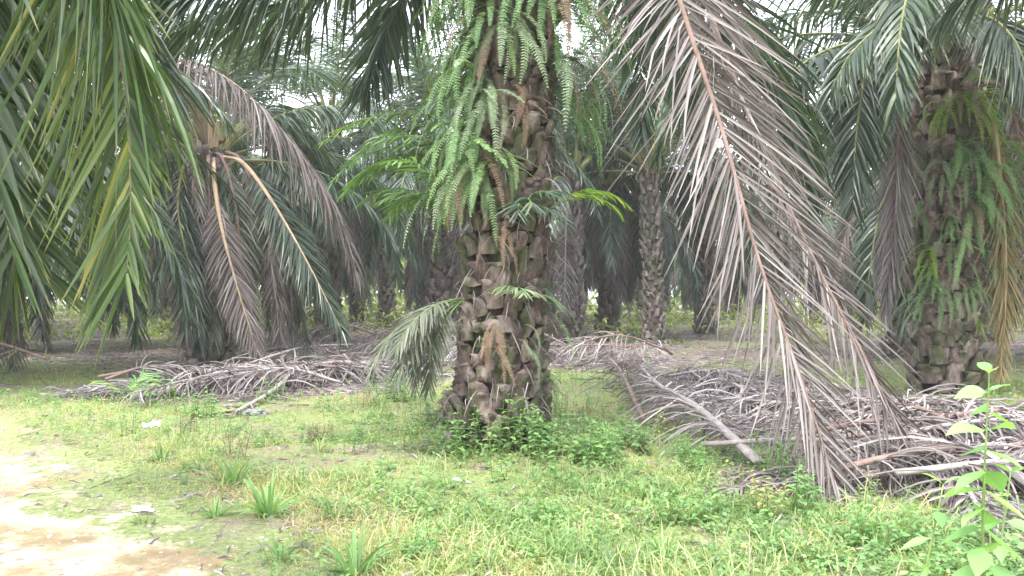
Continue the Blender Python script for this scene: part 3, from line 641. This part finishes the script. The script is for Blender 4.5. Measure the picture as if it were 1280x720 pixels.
# ================================================================== ferns
def fern_canon(seed, leafm, L=.9, pin=.062, elev=35, bend=120, n=34, pw=.0125, g=.35):
    r = np.random.default_rng(seed); mb = MB(); p = arc_path(elev, bend, L, r, 14, .8, .5)
    T, S, N = frames(p); uu = np.linspace(0, 1, 14)
    for sd in (1, -1):
        u = np.linspace(.08, .99, n); ip = lambda A: np.stack([np.interp(u, uu, A[:, i]) for i in range(3)], 1)
        a = np.radians(np.interp(u, [0, 1], [86, 60])); D = ip(T)*np.cos(a)[:, None]+sd*ip(S)*np.sin(a)[:, None]+ip(N)*r.normal(0, .12, n)[:, None]
        ribbons(mb, ip(p), D, ip(N), pin*np.interp(u, [0, .15, .5, .85, 1], [.5, .9, 1, .7, .2])*(1+r.normal(0, .08, n)), pw, g, 2, [.8, 1, .1], 0, np.clip(.5+r.normal(0, .15, n), 0, 1), 0, .2, r=r)
    tube(mb, p, (.004, .002), 3, mat=0, cap=False)
    return mb.mesh('frond', [M[leafm]])
FS = {}
for nm in ('fern', 'fern_pale', 'fern_lime', 'fern_dry'):
    FS[nm] = [fern_canon(1, nm, .85, elev=30, bend=120), fern_canon(2, nm, 1.05, elev=10, bend=98), fern_canon(3, nm, .7, elev=50, bend=110), fern_canon(4, nm, 1.15, .06, elev=-10, bend=78), fern_canon(5, nm, .8, elev=-30, bend=58)]
def fern(label, loc, az, kind='fern', n=12, spread=1.0, s=1.0, group=None, seed=0, only=None, old=.1):
    r = random.Random(seed); root = empty('sword_fern', loc, label, 'fern', group)
    for i in range(n):
        me = FS[kind][r.choice(only) if only else r.randrange(5)] if r.random() > old else FS['fern_dry'][r.randrange(5)]
        put('frond', me, root, (r.uniform(-.07, .07), r.uniform(-.05, .05), r.uniform(-.18, .12)), (r.uniform(-.25, .25), r.uniform(-.15, .15), az+r.uniform(-1, 1)*spread), s*r.uniform(.75, 1.15))
    return root
def on_main(th, z, out=1.0):
    t = z/5.7; rad = (.36+.08*(1-t)**1.3)*out
    return (mx+.28*t+math.cos(th)*rad, my+math.sin(th)*rad, mz+z)
# left curtain of ferns (azimuth 180 is left, 270 faces the camera)
LC = [(200, 5.3, 'fern'), (232, 5.1, 'fern_pale'), (250, 4.8, 'fern'), (215, 4.6, 'fern'), (185, 4.5, 'fern_pale'), (228, 4.1, 'fern'), (205, 3.8, 'fern'), (180, 3.6, 'fern_pale'),
      (236, 3.5, 'fern_pale'), (212, 3.2, 'fern'), (225, 3.0, 'fern'), (195, 2.8, 'fern_pale'), (170, 3.0, 'fern'), (165, 4.1, 'fern'), (238, 2.75, 'fern'), (248, 4.2, 'fern_pale')]
for i, (a, z, kd_) in enumerate(LC):
    th = math.radians(a)
    fern('hanging sword fern in the fern curtain on the left side of the middle trunk', on_main(th, z, 1.1), th, kd_, 22, 1.3, .92, 'sword ferns on the left side of the middle trunk', 10+i, None if i % 3 else [1, 3, 4])
RC = [(305, 5.2, 'fern'), (330, 5.0, 'fern_pale'), (290, 4.9, 'fern_pale'), (345, 4.5, 'fern'), (315, 4.3, 'fern'), (335, 3.9, 'fern_pale'), (350, 3.5, 'fern'), (300, 4.7, 'fern')]
for i, (a, z, kd_) in enumerate(RC):
    th = math.radians(a)
    fern('hanging sword fern on the right side of the middle trunk', on_main(th, z, 1.1), th, kd_, 20, .9, .95, 'sword ferns on the right side of the middle trunk', 50+i, [3, 4, 1] if i % 2 else None)
for a, z, kd_, n, lab, s in ((266, 2.1, 'fern_dry', 7, 'small brown withered fern on the front of the middle trunk', .55), (258, 1.15, 'fern_dry', 8, 'drooping brown fern low on the left front of the middle trunk', .6),
                             (330, 1.5, 'fern', 8, 'small green fern low on the right edge of the middle trunk', .5), (300, 1.1, 'fern_pale', 6, 'pale fern tuft low on the right front of the middle trunk', .42),
                             (275, 3.4, 'fern_dry', 6, 'brown fern remains high on the front of the middle trunk', .7), (345, .75, 'fern', 9, 'fern tuft at the right foot of the middle trunk', .45),
                             (195, 1.2, 'fern', 10, 'green fern at the left flank of the middle trunk below the curtain', .62)):
    th = math.radians(a); fern(lab, on_main(th, z, 1.05), th, kd_, n, .8, s, None, int(z*90))
def on_right(th, z): return (rx+.05+math.cos(th)*.45, ry+math.sin(th)*.45, rbase[2]+z)
for a, z, kd_, n, lab, s in ((262, 4.35, 'fern_lime', 14, 'bright lime fern at the top front of the right trunk', .7), (300, 4.2, 'fern_lime', 12, 'lime fern at the top right of the right trunk', .75), (235, 4.15, 'fern_lime', 6, 'small lime fern at the top left of the right trunk', .45),
                             (300, 3.3, 'fern', 16, 'wide green fern on the upper right front of the right trunk', .95), (325, 2.9, 'fern', 12, 'green fern on the right edge of the right trunk', .9), (285, 2.7, 'fern', 12, 'green fern hanging on the middle front of the right trunk', .75),
                             (240, 2.6, 'fern', 7, 'small fern on the left front of the right trunk', .5), (215, 2.1, 'fern_lime', 8, 'light green fern on the left edge of the right trunk', .55), (225, 1.6, 'fern', 10, 'fern low on the left side of the right trunk', .6),
                             (315, 1.9, 'fern_pale', 10, 'pale fern low on the right side of the right trunk', .7), (335, 3.6, 'fern_pale', 12, 'grey green fern spreading right from the right trunk', 1.0),
                             (262, 3.6, 'fern', 14, 'green fern on the upper centre front of the right trunk', .7), (235, 3.2, 'fern_pale', 9, 'thin pale fern on the upper left front of the right trunk', .6), (255, 2.15, 'fern', 12, 'green fern at mid height on the front of the right trunk', .6),
                             (275, 1.5, 'fern', 10, 'green fern low on the front of the right trunk', .5), (205, 2.7, 'fern', 9, 'green fern sticking out left of the right trunk at mid height', .6), (195, 1.3, 'fern_pale', 9, 'bushy fern low on the left edge of the right trunk', .55), (300, 1.1, 'fern_lime', 6, 'tiny lime fern near the foot of the right trunk', .4)):
    th = math.radians(a); fern(lab, on_right(th, z+.1), th, kd_, int(n*1.4), .9, s*1.3, None, int(z*77+a))
fern('bright green fern on the trunk behind the slender dark palm', (3.5, 31.0, 3.4), math.radians(270), 'fern_lime', 14, 1.2, 1.6, None, 7)

# small palm seedlings and broad fronds growing out of the trunks
def seedling(label, loc, az, leafm, n=5, Ln=.9, L=.32, W=.03, spread=.8, elev=35, bend=70, seed=1, name='palm_seedling', cnt=16):
    r = np.random.default_rng(seed); root = empty(name, loc, label, 'palm seedling')
    for i in range(n):
        mb = MB(); p = arc_path(elev+r.uniform(-20, 20), bend, Ln*r.uniform(.8, 1.15), r, 14)
        c, s_ = math.cos(az+r.uniform(-1, 1)*spread), 0; a = az+r.uniform(-1, 1)*spread
        rot = np.array([[math.cos(a), -math.sin(a), 0], [math.sin(a), math.cos(a), 0], [0, 0, 1]]); p = p@rot.T
        palm_leaflets(mb, p, None, n=cnt, L=L, W=W, a0=55, a1=25, g=.5, plum=.1, start=.25, m=4, fold=.3, r=r, twist=.2, tintmid=.5)
        tube(mb, p, (.008, .003), 5, mat=1); mb.build('frond', [M[leafm], M['stem']], root)
seedling('bright green palm seedling sprouting left of the middle trunk', on_main(math.radians(205), 2.2, 1.3), math.radians(195), 'fern', 6, 1.0, .36, .032, 1.0, 60, 90, 2)
seedling('pair of light green broad fronds reaching left from the fern curtain', on_main(math.radians(195), 3.15, 1.0), math.radians(190), 'fern', 2, 1.5, .30, .04, .25, 28, 60, 3, cnt=14)
seedling('grey green palm seedling on the front of the middle trunk', on_main(math.radians(285), 2.25, 1.05), math.radians(290), 'leaf_far', 5, .55, .34, .028, 1.2, 40, 90, 4, cnt=9)
seedling('pale green small palm seedling on the front right of the middle trunk', on_main(math.radians(300), 1.45, 1.1), math.radians(285), 'fern_pale', 4, .35, .28, .022, 1.4, 35, 70, 5, cnt=8)
seedling('yellow green single frond drooping right of the middle trunk', on_main(math.radians(340), 2.3, 1.0), math.radians(345), 'fern_lime', 2, 1.0, .22, .028, .3, 45, 100, 6, cnt=26)
seedling('withered grey green fronds drooping low at the left of the middle trunk', on_main(math.radians(212), 1.45, 1.1), math.radians(222), 'leaf_olive', 5, 1.15, .38, .024, .55, -12, 68, 7, cnt=36)
seedling('young palm seedling left of the fern curtain in the air', on_main(math.radians(185), 2.75, 1.0), math.radians(185), 'fern', 4, 1.35, .34, .03, .5, 35, 85, 8, cnt=22)
seedling('small palm seedling growing at the foot of the left heap', (-5.2, 11.6, float(hgt(-5.2, 11.6))), 0, 'weed', 6, .6, .25, .03, 3.1, 65, 60, 9, cnt=10)

# ================================================================== leafy plants
def leafy(mb, base, h, nl, ll, lw, r, lean=.15, m=5, pair=True, mat=0, tint=.5, top=True, smat=1, sr=.006, lo=.15):
    ax = np.array([r.normal(0, lean), r.normal(0, lean), 1.0])
    p = catmull([np.zeros(3), ax*h*.5+np.array([r.normal(0, .03)*h, 0, 0]), ax*h], 10)+base
    tube(mb, p, (sr, sr*.5), 5, mat=smat)
    u = np.linspace(lo, 1, nl); az = np.arange(nl)*(math.pi/2 if pair else 2.4)+r.uniform(0, 6)
    if pair: u = np.repeat(u, 2); az = np.stack([az, az+math.pi], 1).ravel()
    az = az+r.normal(0, .2, len(az))
    P = np.stack([np.interp(u, np.linspace(0, 1, 10), p[:, i]) for i in range(3)], 1)
    el = .35+.5*u+r.normal(0, .15, len(u))
    D = np.stack([np.cos(az)*np.cos(el), np.sin(az)*np.cos(el), np.sin(el)], 1)
    N = np.stack([-np.cos(az)*np.sin(el), -np.sin(az)*np.sin(el), np.cos(el)], 1)
    sz = np.interp(u, [0, .3, .8, 1], [.7, 1, .9, .45])*(1+r.normal(0, .12, len(u)))
    ribbons(mb, P, D, N, ll*sz, lw*sz, .9, m, np.interp(np.linspace(0, 1, m+1), [0, .12, .35, .6, .85, 1], [.08, .55, 1, .85, .35, .02]), .25, np.clip(tint+r.normal(0, .15, len(u)), 0, 1), mat, .15, r=r)

# the tall plant at the lower right, close to the camera: each leaf a part
def tall_plant(label, base, top, nl, ll, lw, seed, name='tall_weed'):
    r = np.random.default_rng(seed); base = np.array(base, float); root = empty(name, base, label, 'plant')
    p = catmull([np.zeros(3), (np.array(top)-base)*.5+np.array([-.03, .0, 0]), np.array(top)-base], 14)
    mb = MB(); tube(mb, p, (.009, .006, .003), 6); mb.build('stem', [M['stem']], root, True)
    for i in range(nl):
        u = .22+.78*i/(nl-1)
        for sd in (0, math.pi):
            az = i*1.45+sd+r.normal(0, .25); el = r.uniform(-.75, .05)+.9*u**3
            P = np.array([[np.interp(u, np.linspace(0, 1, 14), p[:, k]) for k in range(3)]])
            D = np.array([[math.cos(az)*math.cos(el), math.sin(az)*math.cos(el), math.sin(el)]])
            N = np.array([[-math.cos(az)*math.sin(el), -math.sin(az)*math.sin(el), math.cos(el)]])
            s = np.interp(u, [0, .3, .8, 1], [.75, 1, .95, .55])*r.uniform(.85, 1.15)
            lb = MB(); ribbons(lb, P, D, N+r.normal(0, .35, 3), ll*s, lw*s, .75, 8, np.interp(np.linspace(0, 1, 9), [0, .1, .2, .45, .7, .9, 1], [.05, .1, .75, 1, .62, .2, .02]), .28, np.array([r.random()]), 0, .15, r=r)
            lb.build('leaf', [M['lush']], root)
gz = lambda x, y: float(hgt(x, y))
tall_plant('tall bright green leafy weed standing closest to the camera at the lower right', (1.70, 3.02, gz(1.70, 3.02)), at(1236, 466, 2.95), 15, .17, .09, 3)
tall_plant('shorter leafy weed left of the tall one at the lower right', (1.50, 3.15, gz(1.5, 3.15)), at(1178, 605, 3.2), 7, .14, .062, 4)
tall_plant('small leafy weed at the lower right corner behind the tall one', (1.98, 3.45, gz(1.98, 3.45)), at(1262, 590, 3.45), 7, .13, .06, 6)

def plant(label, cat, x, y, h, stems, nl, ll, lw, mat, seed, spread=.12, group=None, name='broadleaf_weed', lean=.2, tint=.5):
    r = np.random.default_rng(seed); mb = MB()
    for i in range(stems):
        dx, dy = r.normal(0, spread, 2); leafy(mb, np.array([dx, dy, float(hgt(x+dx, y+dy)-hgt(x, y))-.01]), h*r.uniform(.6, 1.1), nl, ll*r.uniform(.8, 1.15), lw*r.uniform(.8, 1.15), r, lean, 4, tint=tint, sr=.004)
    o = mb.build(name, [M[mat], M['stem']]); o.location = (x, y, gz(x, y)); return tag(o, label, cat, group)
# undergrowth at the foot of the middle palm
for i, (px, py, h, st, lab) in enumerate([(640, 565, .42, 16, 'leafy bush at the front foot of the middle palm'), (590, 560, .30, 12, 'low bush left of the front foot of the middle palm'), (690, 560, .28, 12, 'low bush at the right foot of the middle palm'),
                                     (545, 535, .26, 10, 'low weed clump beside the left foot of the middle palm'), (730, 575, .28, 12, 'dull green weed clump right of the middle palm'), (775, 560, .25, 10, 'low weed clump between middle palm and middle heap'), (500, 505, .30, 10, 'grey green weed clump left of the middle palm')]):
    d = gpt(px, py); plant(lab, 'bush', *d, h*1.25, st*2, 7, .10, .05, 'weed', 60+i, .2, None, 'undergrowth_bush', tint=.4)
for i, (px, py, h, st, lab) in enumerate([(250, 520, .32, 12, 'pale green weed clump in front of the left heap'), (215, 500, .25, 9, 'small weed clump at the left front of the left heap'), (340, 500, .3, 10, 'weed clump at the right front of the left heap'), (400, 470, .36, 14, 'loose weed clump at the right end of the left heap'),
                                          (965, 600, .42, 9, 'leafy weed in front of the two hanging dead fronds'), (1005, 640, .36, 8, 'leafy weed at the foot of the nearer hanging dead frond'), (860, 585, .34, 8, 'slim weed left of the thick bare rachis'), (1095, 690, .28, 9, 'broad leaved bright weed at the lower right'),
                                          (530, 690, .22, 8, 'bright leafy weed at the bottom left of the middle'), (690, 640, .2, 7, 'small weed in the lawn in front of the middle palm'), (840, 650, .24, 8, 'bright weed in the lawn at the lower right of the middle')]):
    d = gpt(px, py); plant(lab, 'weed', *d, h, st, 6, .08 if i < 8 else .07, .036, 'weed' if i < 4 else 'lush', 90+i, .08, tint=.5 if i < 4 else .25)

wr = random.Random(12)
for i in range(46):
    x = wr.uniform(-4.2, 3.2); y = wr.uniform(5.0, 12.5)
    if float(pathf(x, y)) < .8 or (x+.15)**2+(y-8.5)**2 < .6 or float(litterf(x, y)) > .8: continue
    plant('thin leafy weed rising out of the grass', 'weed', x, y, wr.uniform(.18, .38), wr.randint(3, 8), 6, wr.uniform(.05, .08), .03, wr.choice(['weed', 'weed', 'lush', 'fern_dry']), 300+i, .07, 'leafy weeds rising out of the grass', tint=wr.uniform(.3, .9))
def tuft(label, px, py, n, L, W, mat, seed, group=None, tint=.5):
    r = np.random.default_rng(seed); x, y = gpt(px, py); mb = MB()
    az = r.uniform(0, 6.28, n); el = r.uniform(.7, 1.45, n); rad = r.random(n)*.07
    P = np.stack([np.cos(az)*rad, np.sin(az)*rad, np.zeros(n)], 1)
    D = np.stack([np.cos(az)*np.cos(el), np.sin(az)*np.cos(el), np.sin(el)], 1); N = np.stack([-np.cos(az)*np.sin(el), -np.sin(az)*np.sin(el), np.cos(el)], 1)
    ribbons(mb, P, D, N, L*r.uniform(.5, 1.1, n), W, .9, 6, np.interp(np.linspace(0, 1, 7), [0, .3, .7, 1], [.6, 1, .7, .03]), .3, np.clip(tint+r.normal(0, .15, n), 0, 1), 0, .3, r=r)
    o = mb.build('grass_tuft', [M[mat]]); o.location = (x, y, gz(x, y)-.01); return tag(o, label, 'grass tuft', group)
tuft('broad bladed green grass tuft between the track and the bare patch', 292, 605, 34, .36, .022, 'weed', 1)
tuft('second broad bladed grass tuft right of the first, nearer the camera', 335, 640, 38, .34, .022, 'weed', 2)
tuft('grass tuft at the bottom edge left of the middle', 445, 712, 26, .34, .024, 'weed', 3)
tuft('small grass tuft growing on the sandy track', 182, 648, 40, .10, .008, 'grass', 4, tint=.3)
for i, (px, py) in enumerate([(250, 590), (205, 575), (375, 600), (420, 640), (480, 700), (560, 660), (610, 705), (700, 690), (770, 700), (830, 690), (900, 700), (960, 690), (1020, 700), (640, 680), (400, 560), (880, 640), (1040, 660), (270, 640), (560, 600), (800, 620), (730, 715), (350, 690)]):
    tuft('slender green grass tuft in the lawn', px, py, 30, float(R(.16, .28)), .012, 'weed' if i % 2 else 'grass', 20+i, 'slender grass tufts in the lawn', tint=.35)

# ================================================================== ground cover (nobody could count it)
def scatter(n, y0, y1, p=1.0, half=.68, keep=None):
    """denser near the camera: the nearer ground shows finer growth"""
    u = rng.random(n); y = (y0**(-p)+u*(y1**(-p)-y0**(-p)))**(-1/p) if p else y0+(y1-y0)*u
    x = rng.uniform(-1, 1, n)*(half*y+1.0)
    k = keep(x, y) if keep else np.ones(n, bool)
    return x[k], y[k]
def grass_keep(x, y):
    f = pathf(x, y); pr = np.clip((f+.10)/.9, 0, 1)
    pr = np.where(f < -.1, np.where(snoise(x, y, 2.7, 6) > .35, .30*np.exp(f*2.2), .02*np.exp(f*.8)), pr*.95)
    bare = np.clip((snoise(x, y, 1.05)+snoise(x, y, 3.1, 2)*.7+.48)/.6, .12, 1)
    pr = pr*bare*(1-.9*np.clip(litterf(x, y), 0, 1))
    pr = np.where(((x+1.9)/.75)**2+((y-7.9)/.75)**2 < 1+.5*snoise(x, y, 5), pr*.12, pr)
    far = np.clip(1.3-y/20, .06, 1)
    return rng.random(len(x)) < pr*far
def blades(name, n, y0, y1, L, W, mat, keep, m=2, label=None, cat=None, tb=.45, prof=(.9, .7, .05), stand=(.6, 1.45), p=.55, tv=.17):
    x, y = scatter(n, y0, y1, p, keep=keep); k = len(x)
    az = rng.uniform(0, 6.28, k); el = rng.uniform(*stand, k)
    P = np.stack([x, y, hgt(x, y)-.005], 1)
    D = np.stack([np.cos(az)*np.cos(el), np.sin(az)*np.cos(el), np.sin(el)], 1); N = np.stack([-np.cos(az)*np.sin(el), -np.sin(az)*np.sin(el), np.cos(el)], 1)
    clump = np.clip(.75+.5*snoise(x, y, 2.3, 4), .35, 1.4)
    edge = np.clip((pathf(x, y)+.2)/1.4, .35, 1)
    t = np.clip(tb+.26*snoise(x, y, .8, 5)+.20*snoise(x, y, 3.1, 7)+rng.normal(0, tv, k)+.25*(1-edge), 0, 1)
    sc = 1+np.clip(y-9, 0, 30)*.03
    mb = MB(); ribbons(mb, P, D, N, L*rng.uniform(.5, 1.3, k)*clump*edge*sc, W*sc*rng.uniform(.7, 1.3, k), 1.0, m, list(prof), 0, t, 0, .6, curl=.3)
    o = mb.build(name, [M[mat]]); tag(o, label, cat, None, 'stuff'); return o
blades('grass', 330000, 3.6, 34, .115, .0062, 'grass', grass_keep, label='short patchy green and yellow grass over the clearing', cat='grass', tb=.60)
blades('grass', 90000, 3.6, 26, .22, .008, 'grass', grass_keep, m=3, prof=(.8, 1, .6, .03), label='longer grass blades rising out of the short lawn', cat='grass', tb=.44)
blades('grass', 14000, 3.8, 24, .26, .005, 'grass', lambda x, y: grass_keep(x, y) & (snoise(x, y, 1.7, 11) > .1), m=3, prof=(1, 1, .8, .3), stand=(1.1, 1.5), label='thin reddish seeding grass stalks standing above the lawn', cat='grass', tb=.93)
def weed_keep(x, y):
    f = pathf(x, y); pr = np.clip((f-.1)/1.2, 0, 1)*np.clip(.5+.9*snoise(x, y, 1.4, 9)+.35*snoise(x, y, 4.2, 1), .04, 1)*(1-.8*np.clip(litterf(x, y), 0, 1))
    pr = np.where(((x+1.9)/.75)**2+((y-7.9)/.75)**2 < 1, pr*.1, pr)
    return rng.random(len(x)) < pr
def weeds():
    x, y = scatter(17000, 3.6, 30, .6, keep=weed_keep); mb = MB(); k = len(x)
    nl = 7; hh = rng.uniform(.03, .17, k)*np.clip(.9+.5*snoise(x, y, 1.1, 3), .5, 1.6)
    X = np.repeat(x, nl); Y = np.repeat(y, nl); H = np.repeat(hh, nl)*np.tile(np.linspace(.25, 1, nl), k)
    az = np.tile(np.arange(nl)*2.4, k)+np.repeat(rng.uniform(0, 6.28, k), nl); el = rng.uniform(-.1, .9, len(X))
    P = np.stack([X+np.cos(az)*.01, Y+np.sin(az)*.01, hgt(X, Y)+H], 1)
    D = np.stack([np.cos(az)*np.cos(el), np.sin(az)*np.cos(el), np.sin(el)], 1); N = np.stack([-np.cos(az)*np.sin(el), -np.sin(az)*np.sin(el), np.cos(el)], 1)
    sz = np.repeat(rng.uniform(.022, .055, k), nl)*(1+np.clip(Y-9, 0, 20)*.03)
    t = np.clip(np.repeat(.42+.25*snoise(x, y, 1.9, 2)+rng.normal(0, .18, k), nl)+rng.normal(0, .08, len(X)), 0, 1)
    ribbons(mb, P, D, N, sz, sz*.55, .6, 3, [.15, 1, .75, .04], 0, t, 0, .3)
    # stems
    D = np.tile([0., 0., 1.], (k, 1))+rng.normal(0, .12, (k, 3)); ribbons(mb, np.stack([x, y, hgt(x, y)-.01], 1), D, np.tile([0., 1., 0.], (k, 1)), hh*1.05, .004, .2, 2, [1, .8, .4], 0, .3, 0, 1.5)
    tag(mb.build('ground_cover', [M['weed']]), 'low broad leaved weeds mixed into the grass', 'weeds', None, 'stuff')
weeds()
def litter():
    x, y = scatter(60000, 3.7, 42, .5, keep=lambda x, y: (pathf(x, y) > -.2) & (rng.random(len(x)) < np.clip(litterf(x, y)*.9+.045, 0, 1)))
    k = len(x); az = rng.uniform(0, 6.28, k); el = rng.uniform(0, .25, k); mb = MB()
    P = np.stack([x, y, hgt(x, y)+.006+rng.random(k)*.05], 1); D = np.stack([np.cos(az)*np.cos(el), np.sin(az)*np.cos(el), np.sin(el)], 1)
    ribbons(mb, P, D, np.tile([0., 0., 1.], (k, 1)), rng.uniform(.08, .5, k)*np.clip(.35+litterf(x, y), .3, 1), .013, .7, 3, [.6, 1, .8, .1], 0, rng.random(k), 0, .8, curl=.6)
    clamp(mb, (0, 0, 0), .004)
    tag(mb.build('leaf_litter', [M['litter']]), 'dry brown leaflet litter on the ground round the heaps', 'leaf litter', None, 'stuff')
litter()

# ================================================================== small things
def lump(name, loc, size, mat, label, cat, seed, nsub=4, jag=.55):
    import bmesh
    r = random.Random(seed); bm = bmesh.new(); bmesh.ops.create_icosphere(bm, subdivisions=nsub, radius=1)
    from mathutils import noise as mn
    for v in bm.verts:
        q = 1+jag*mn.noise(v.co*1.3+Vector((seed, 0, 0)))+jag*.5*mn.noise(v.co*3.5+Vector((0, seed, 0)))
        v.co = Vector((v.co.x*size[0]*q, v.co.y*size[1]*q, v.co.z*size[2]*q))
    me = bpy.data.meshes.new(name); bm.to_mesh(me); bm.free(); me.materials.append(M[mat])
    o = bpy.data.objects.new(name, me); COL.objects.link(o); o.location = loc; return tag(o, label, cat)
def flat_at(px, py, dz=.0): x, y = gpt(px, py); return (x, y, gz(x, y)+dz)
lump('stone', flat_at(180, 634, .02), (.075, .05, .018), 'stone', 'pale stone lying on the sandy track near its edge', 'stone', 3)
lump('stone', flat_at(318, 516, .02), (.13, .09, .05), 'stone_dark', 'dark grey stone at the lower right of the left heap', 'stone', 5)
def wrapper():
    mb = MB(); r = np.random.default_rng(2); n = 13
    X, Y = np.meshgrid(np.linspace(-.085, .085, n), np.linspace(-.05, .05, n))
    Z = .02+.020*np.sin(X*58+Y*30)+.016*np.sin(Y*110-X*36)+r.normal(0, .006, X.shape)+.04*(X+.12)
    V = np.stack([X, Y+.02*np.sin(X*30), Z], -1).reshape(-1, 3); idx = np.arange(n*n).reshape(n, n)
    mb.add(V, np.stack([idx[:-1, :-1], idx[:-1, 1:], idx[1:, 1:], idx[1:, :-1]], -1).reshape(-1, 4))
    o = mb.build('plastic_bag', [M['plastic']]); o.location = flat_at(190, 538, .03); o.rotation_euler = (.35, 0, .4)
    md = o.modifiers.new('s', 'SOLIDIFY'); md.thickness = .002
    tag(o, 'crumpled white and turquoise plastic bag lying in the grass', 'litter')
wrapper()
def pebbles():
    r = np.random.default_rng(15); n = 9000; y = r.uniform(3.6, 10, n); x = r.uniform(-8, 1, n)
    k = (pathf(x, y) < .25) & (x > -.7*y-1); x, y = x[k], y[k]; n = len(x); sz = .003+.012*r.random(n)**4
    c = np.array([[i, j, l] for l in (-1, 1) for j in (-1, 1) for i in (-1, 1)], float)
    V = np.stack([x, y, hgt(x, y)+.004], 1)[:, None]+c[None]*sz[:, None, None]*r.uniform(.45, 1.2, (n, 8, 3))*np.array([1.2, 1, .7])
    q = np.array([[0, 2, 3, 1], [4, 5, 7, 6], [0, 1, 5, 4], [2, 6, 7, 3], [0, 4, 6, 2], [1, 3, 7, 5]])
    mb = MB(); mb.add(V.reshape(-1, 3), (np.arange(n)[:, None, None]*8+q[None]).reshape(-1, 4))
    tag(mb.build('gravel', [M['grit']]), 'scattered grit and crumbs on the sandy track', 'gravel', None, 'stuff')
M['grit'] = rough_mat('grit', [(.3, (.22, .17, .11)), (.5, (.45, .39, .30)), (.7, (.66, .62, .55))], scale=9, bump=.2)
pebbles()

# ================================================================== light, sky, camera
w = bpy.data.worlds.new('World'); SC.world = w; w.use_nodes = True
nt = w.node_tree; nt.nodes.clear()
out = nt.nodes.new('ShaderNodeOutputWorld'); bg = nt.nodes.new('ShaderNodeBackground')
sky = nt.nodes.new('ShaderNodeTexSky'); sky.sky_type = 'NISHITA'; sky.sun_disc = False
ELEV, ROT = 62, 205
sky.sun_elevation = math.radians(ELEV); sky.sun_rotation = math.radians(ROT); sky.air_density = 1.0; sky.dust_density = 5; sky.ozone_density = 1
cloud = mixc(nt, .72, sky.outputs[0], (15.6, 15.9, 18.2))
nt.links.new(cloud, bg.inputs[0]); bg.inputs[1].default_value = .12
nt.links.new(bg.outputs[0], out.inputs[0])
sl = bpy.data.lights.new('sun', 'SUN'); sl.energy = 2.3; sl.angle = math.radians(14); sl.color = (1, .965, .9)
so = bpy.data.objects.new('sun', sl); COL.objects.link(so)
az = math.radians(ROT); d = Vector((math.sin(az)*math.cos(math.radians(ELEV)), math.cos(az)*math.cos(math.radians(ELEV)), math.sin(math.radians(ELEV))))
so.rotation_euler = d.to_track_quat('Z', 'Y').to_euler(); so.location = (0, -5, 20)
cam = bpy.data.cameras.new('camera'); co = bpy.data.objects.new('camera', cam); COL.objects.link(co); SC.camera = co
cam.sensor_width = 36; cam.lens = 36*F/1280; cam.clip_end = 2000; cam.clip_start = .05
co.location = (0, 0, EYE); co.rotation_euler = (math.radians(90)+math.atan((HOR-360)/F), 0, 0)
SC.view_settings.view_transform = 'Standard'; SC.view_settings.look = 'None'; SC.view_settings.gamma = 1
SC.view_settings.exposure = EXPO
SC.render.resolution_x = 1024; SC.render.resolution_y = 576
SC.cycles.max_bounces = 7; SC.cycles.diffuse_bounces = 4; SC.cycles.transmission_bounces = 4; SC.cycles.glossy_bounces = 2

# ================================================================== the damp air between the rows
hm = bpy.data.materials.new('haze_air'); hm.use_nodes = True; hnt = hm.node_tree; hnt.nodes.clear()
ho = hnt.nodes.new('ShaderNodeOutputMaterial'); hv = hnt.nodes.new('ShaderNodeVolumePrincipled')
hv.inputs['Color'].default_value = (.93, .94, .97, 1); hv.inputs['Density'].default_value = .0010; hv.inputs['Anisotropy'].default_value = .1
hnt.links.new(hv.outputs[0], ho.inputs['Volume'])
hb = np.array([[x_, y_, z_] for z_ in (-1.6, 14.0) for y_ in (-405, 405) for x_ in (-405, 405)], float)
mb = MB(); mb.add(hb, [[0, 2, 3, 1], [4, 5, 7, 6], [0, 1, 5, 4], [2, 6, 7, 3], [0, 4, 6, 2], [1, 3, 7, 5]])
tag(mb.build('haze', [hm]), 'thin damp haze between the palm rows', 'haze', None, 'stuff')
SC.cycles.volume_bounces = 1
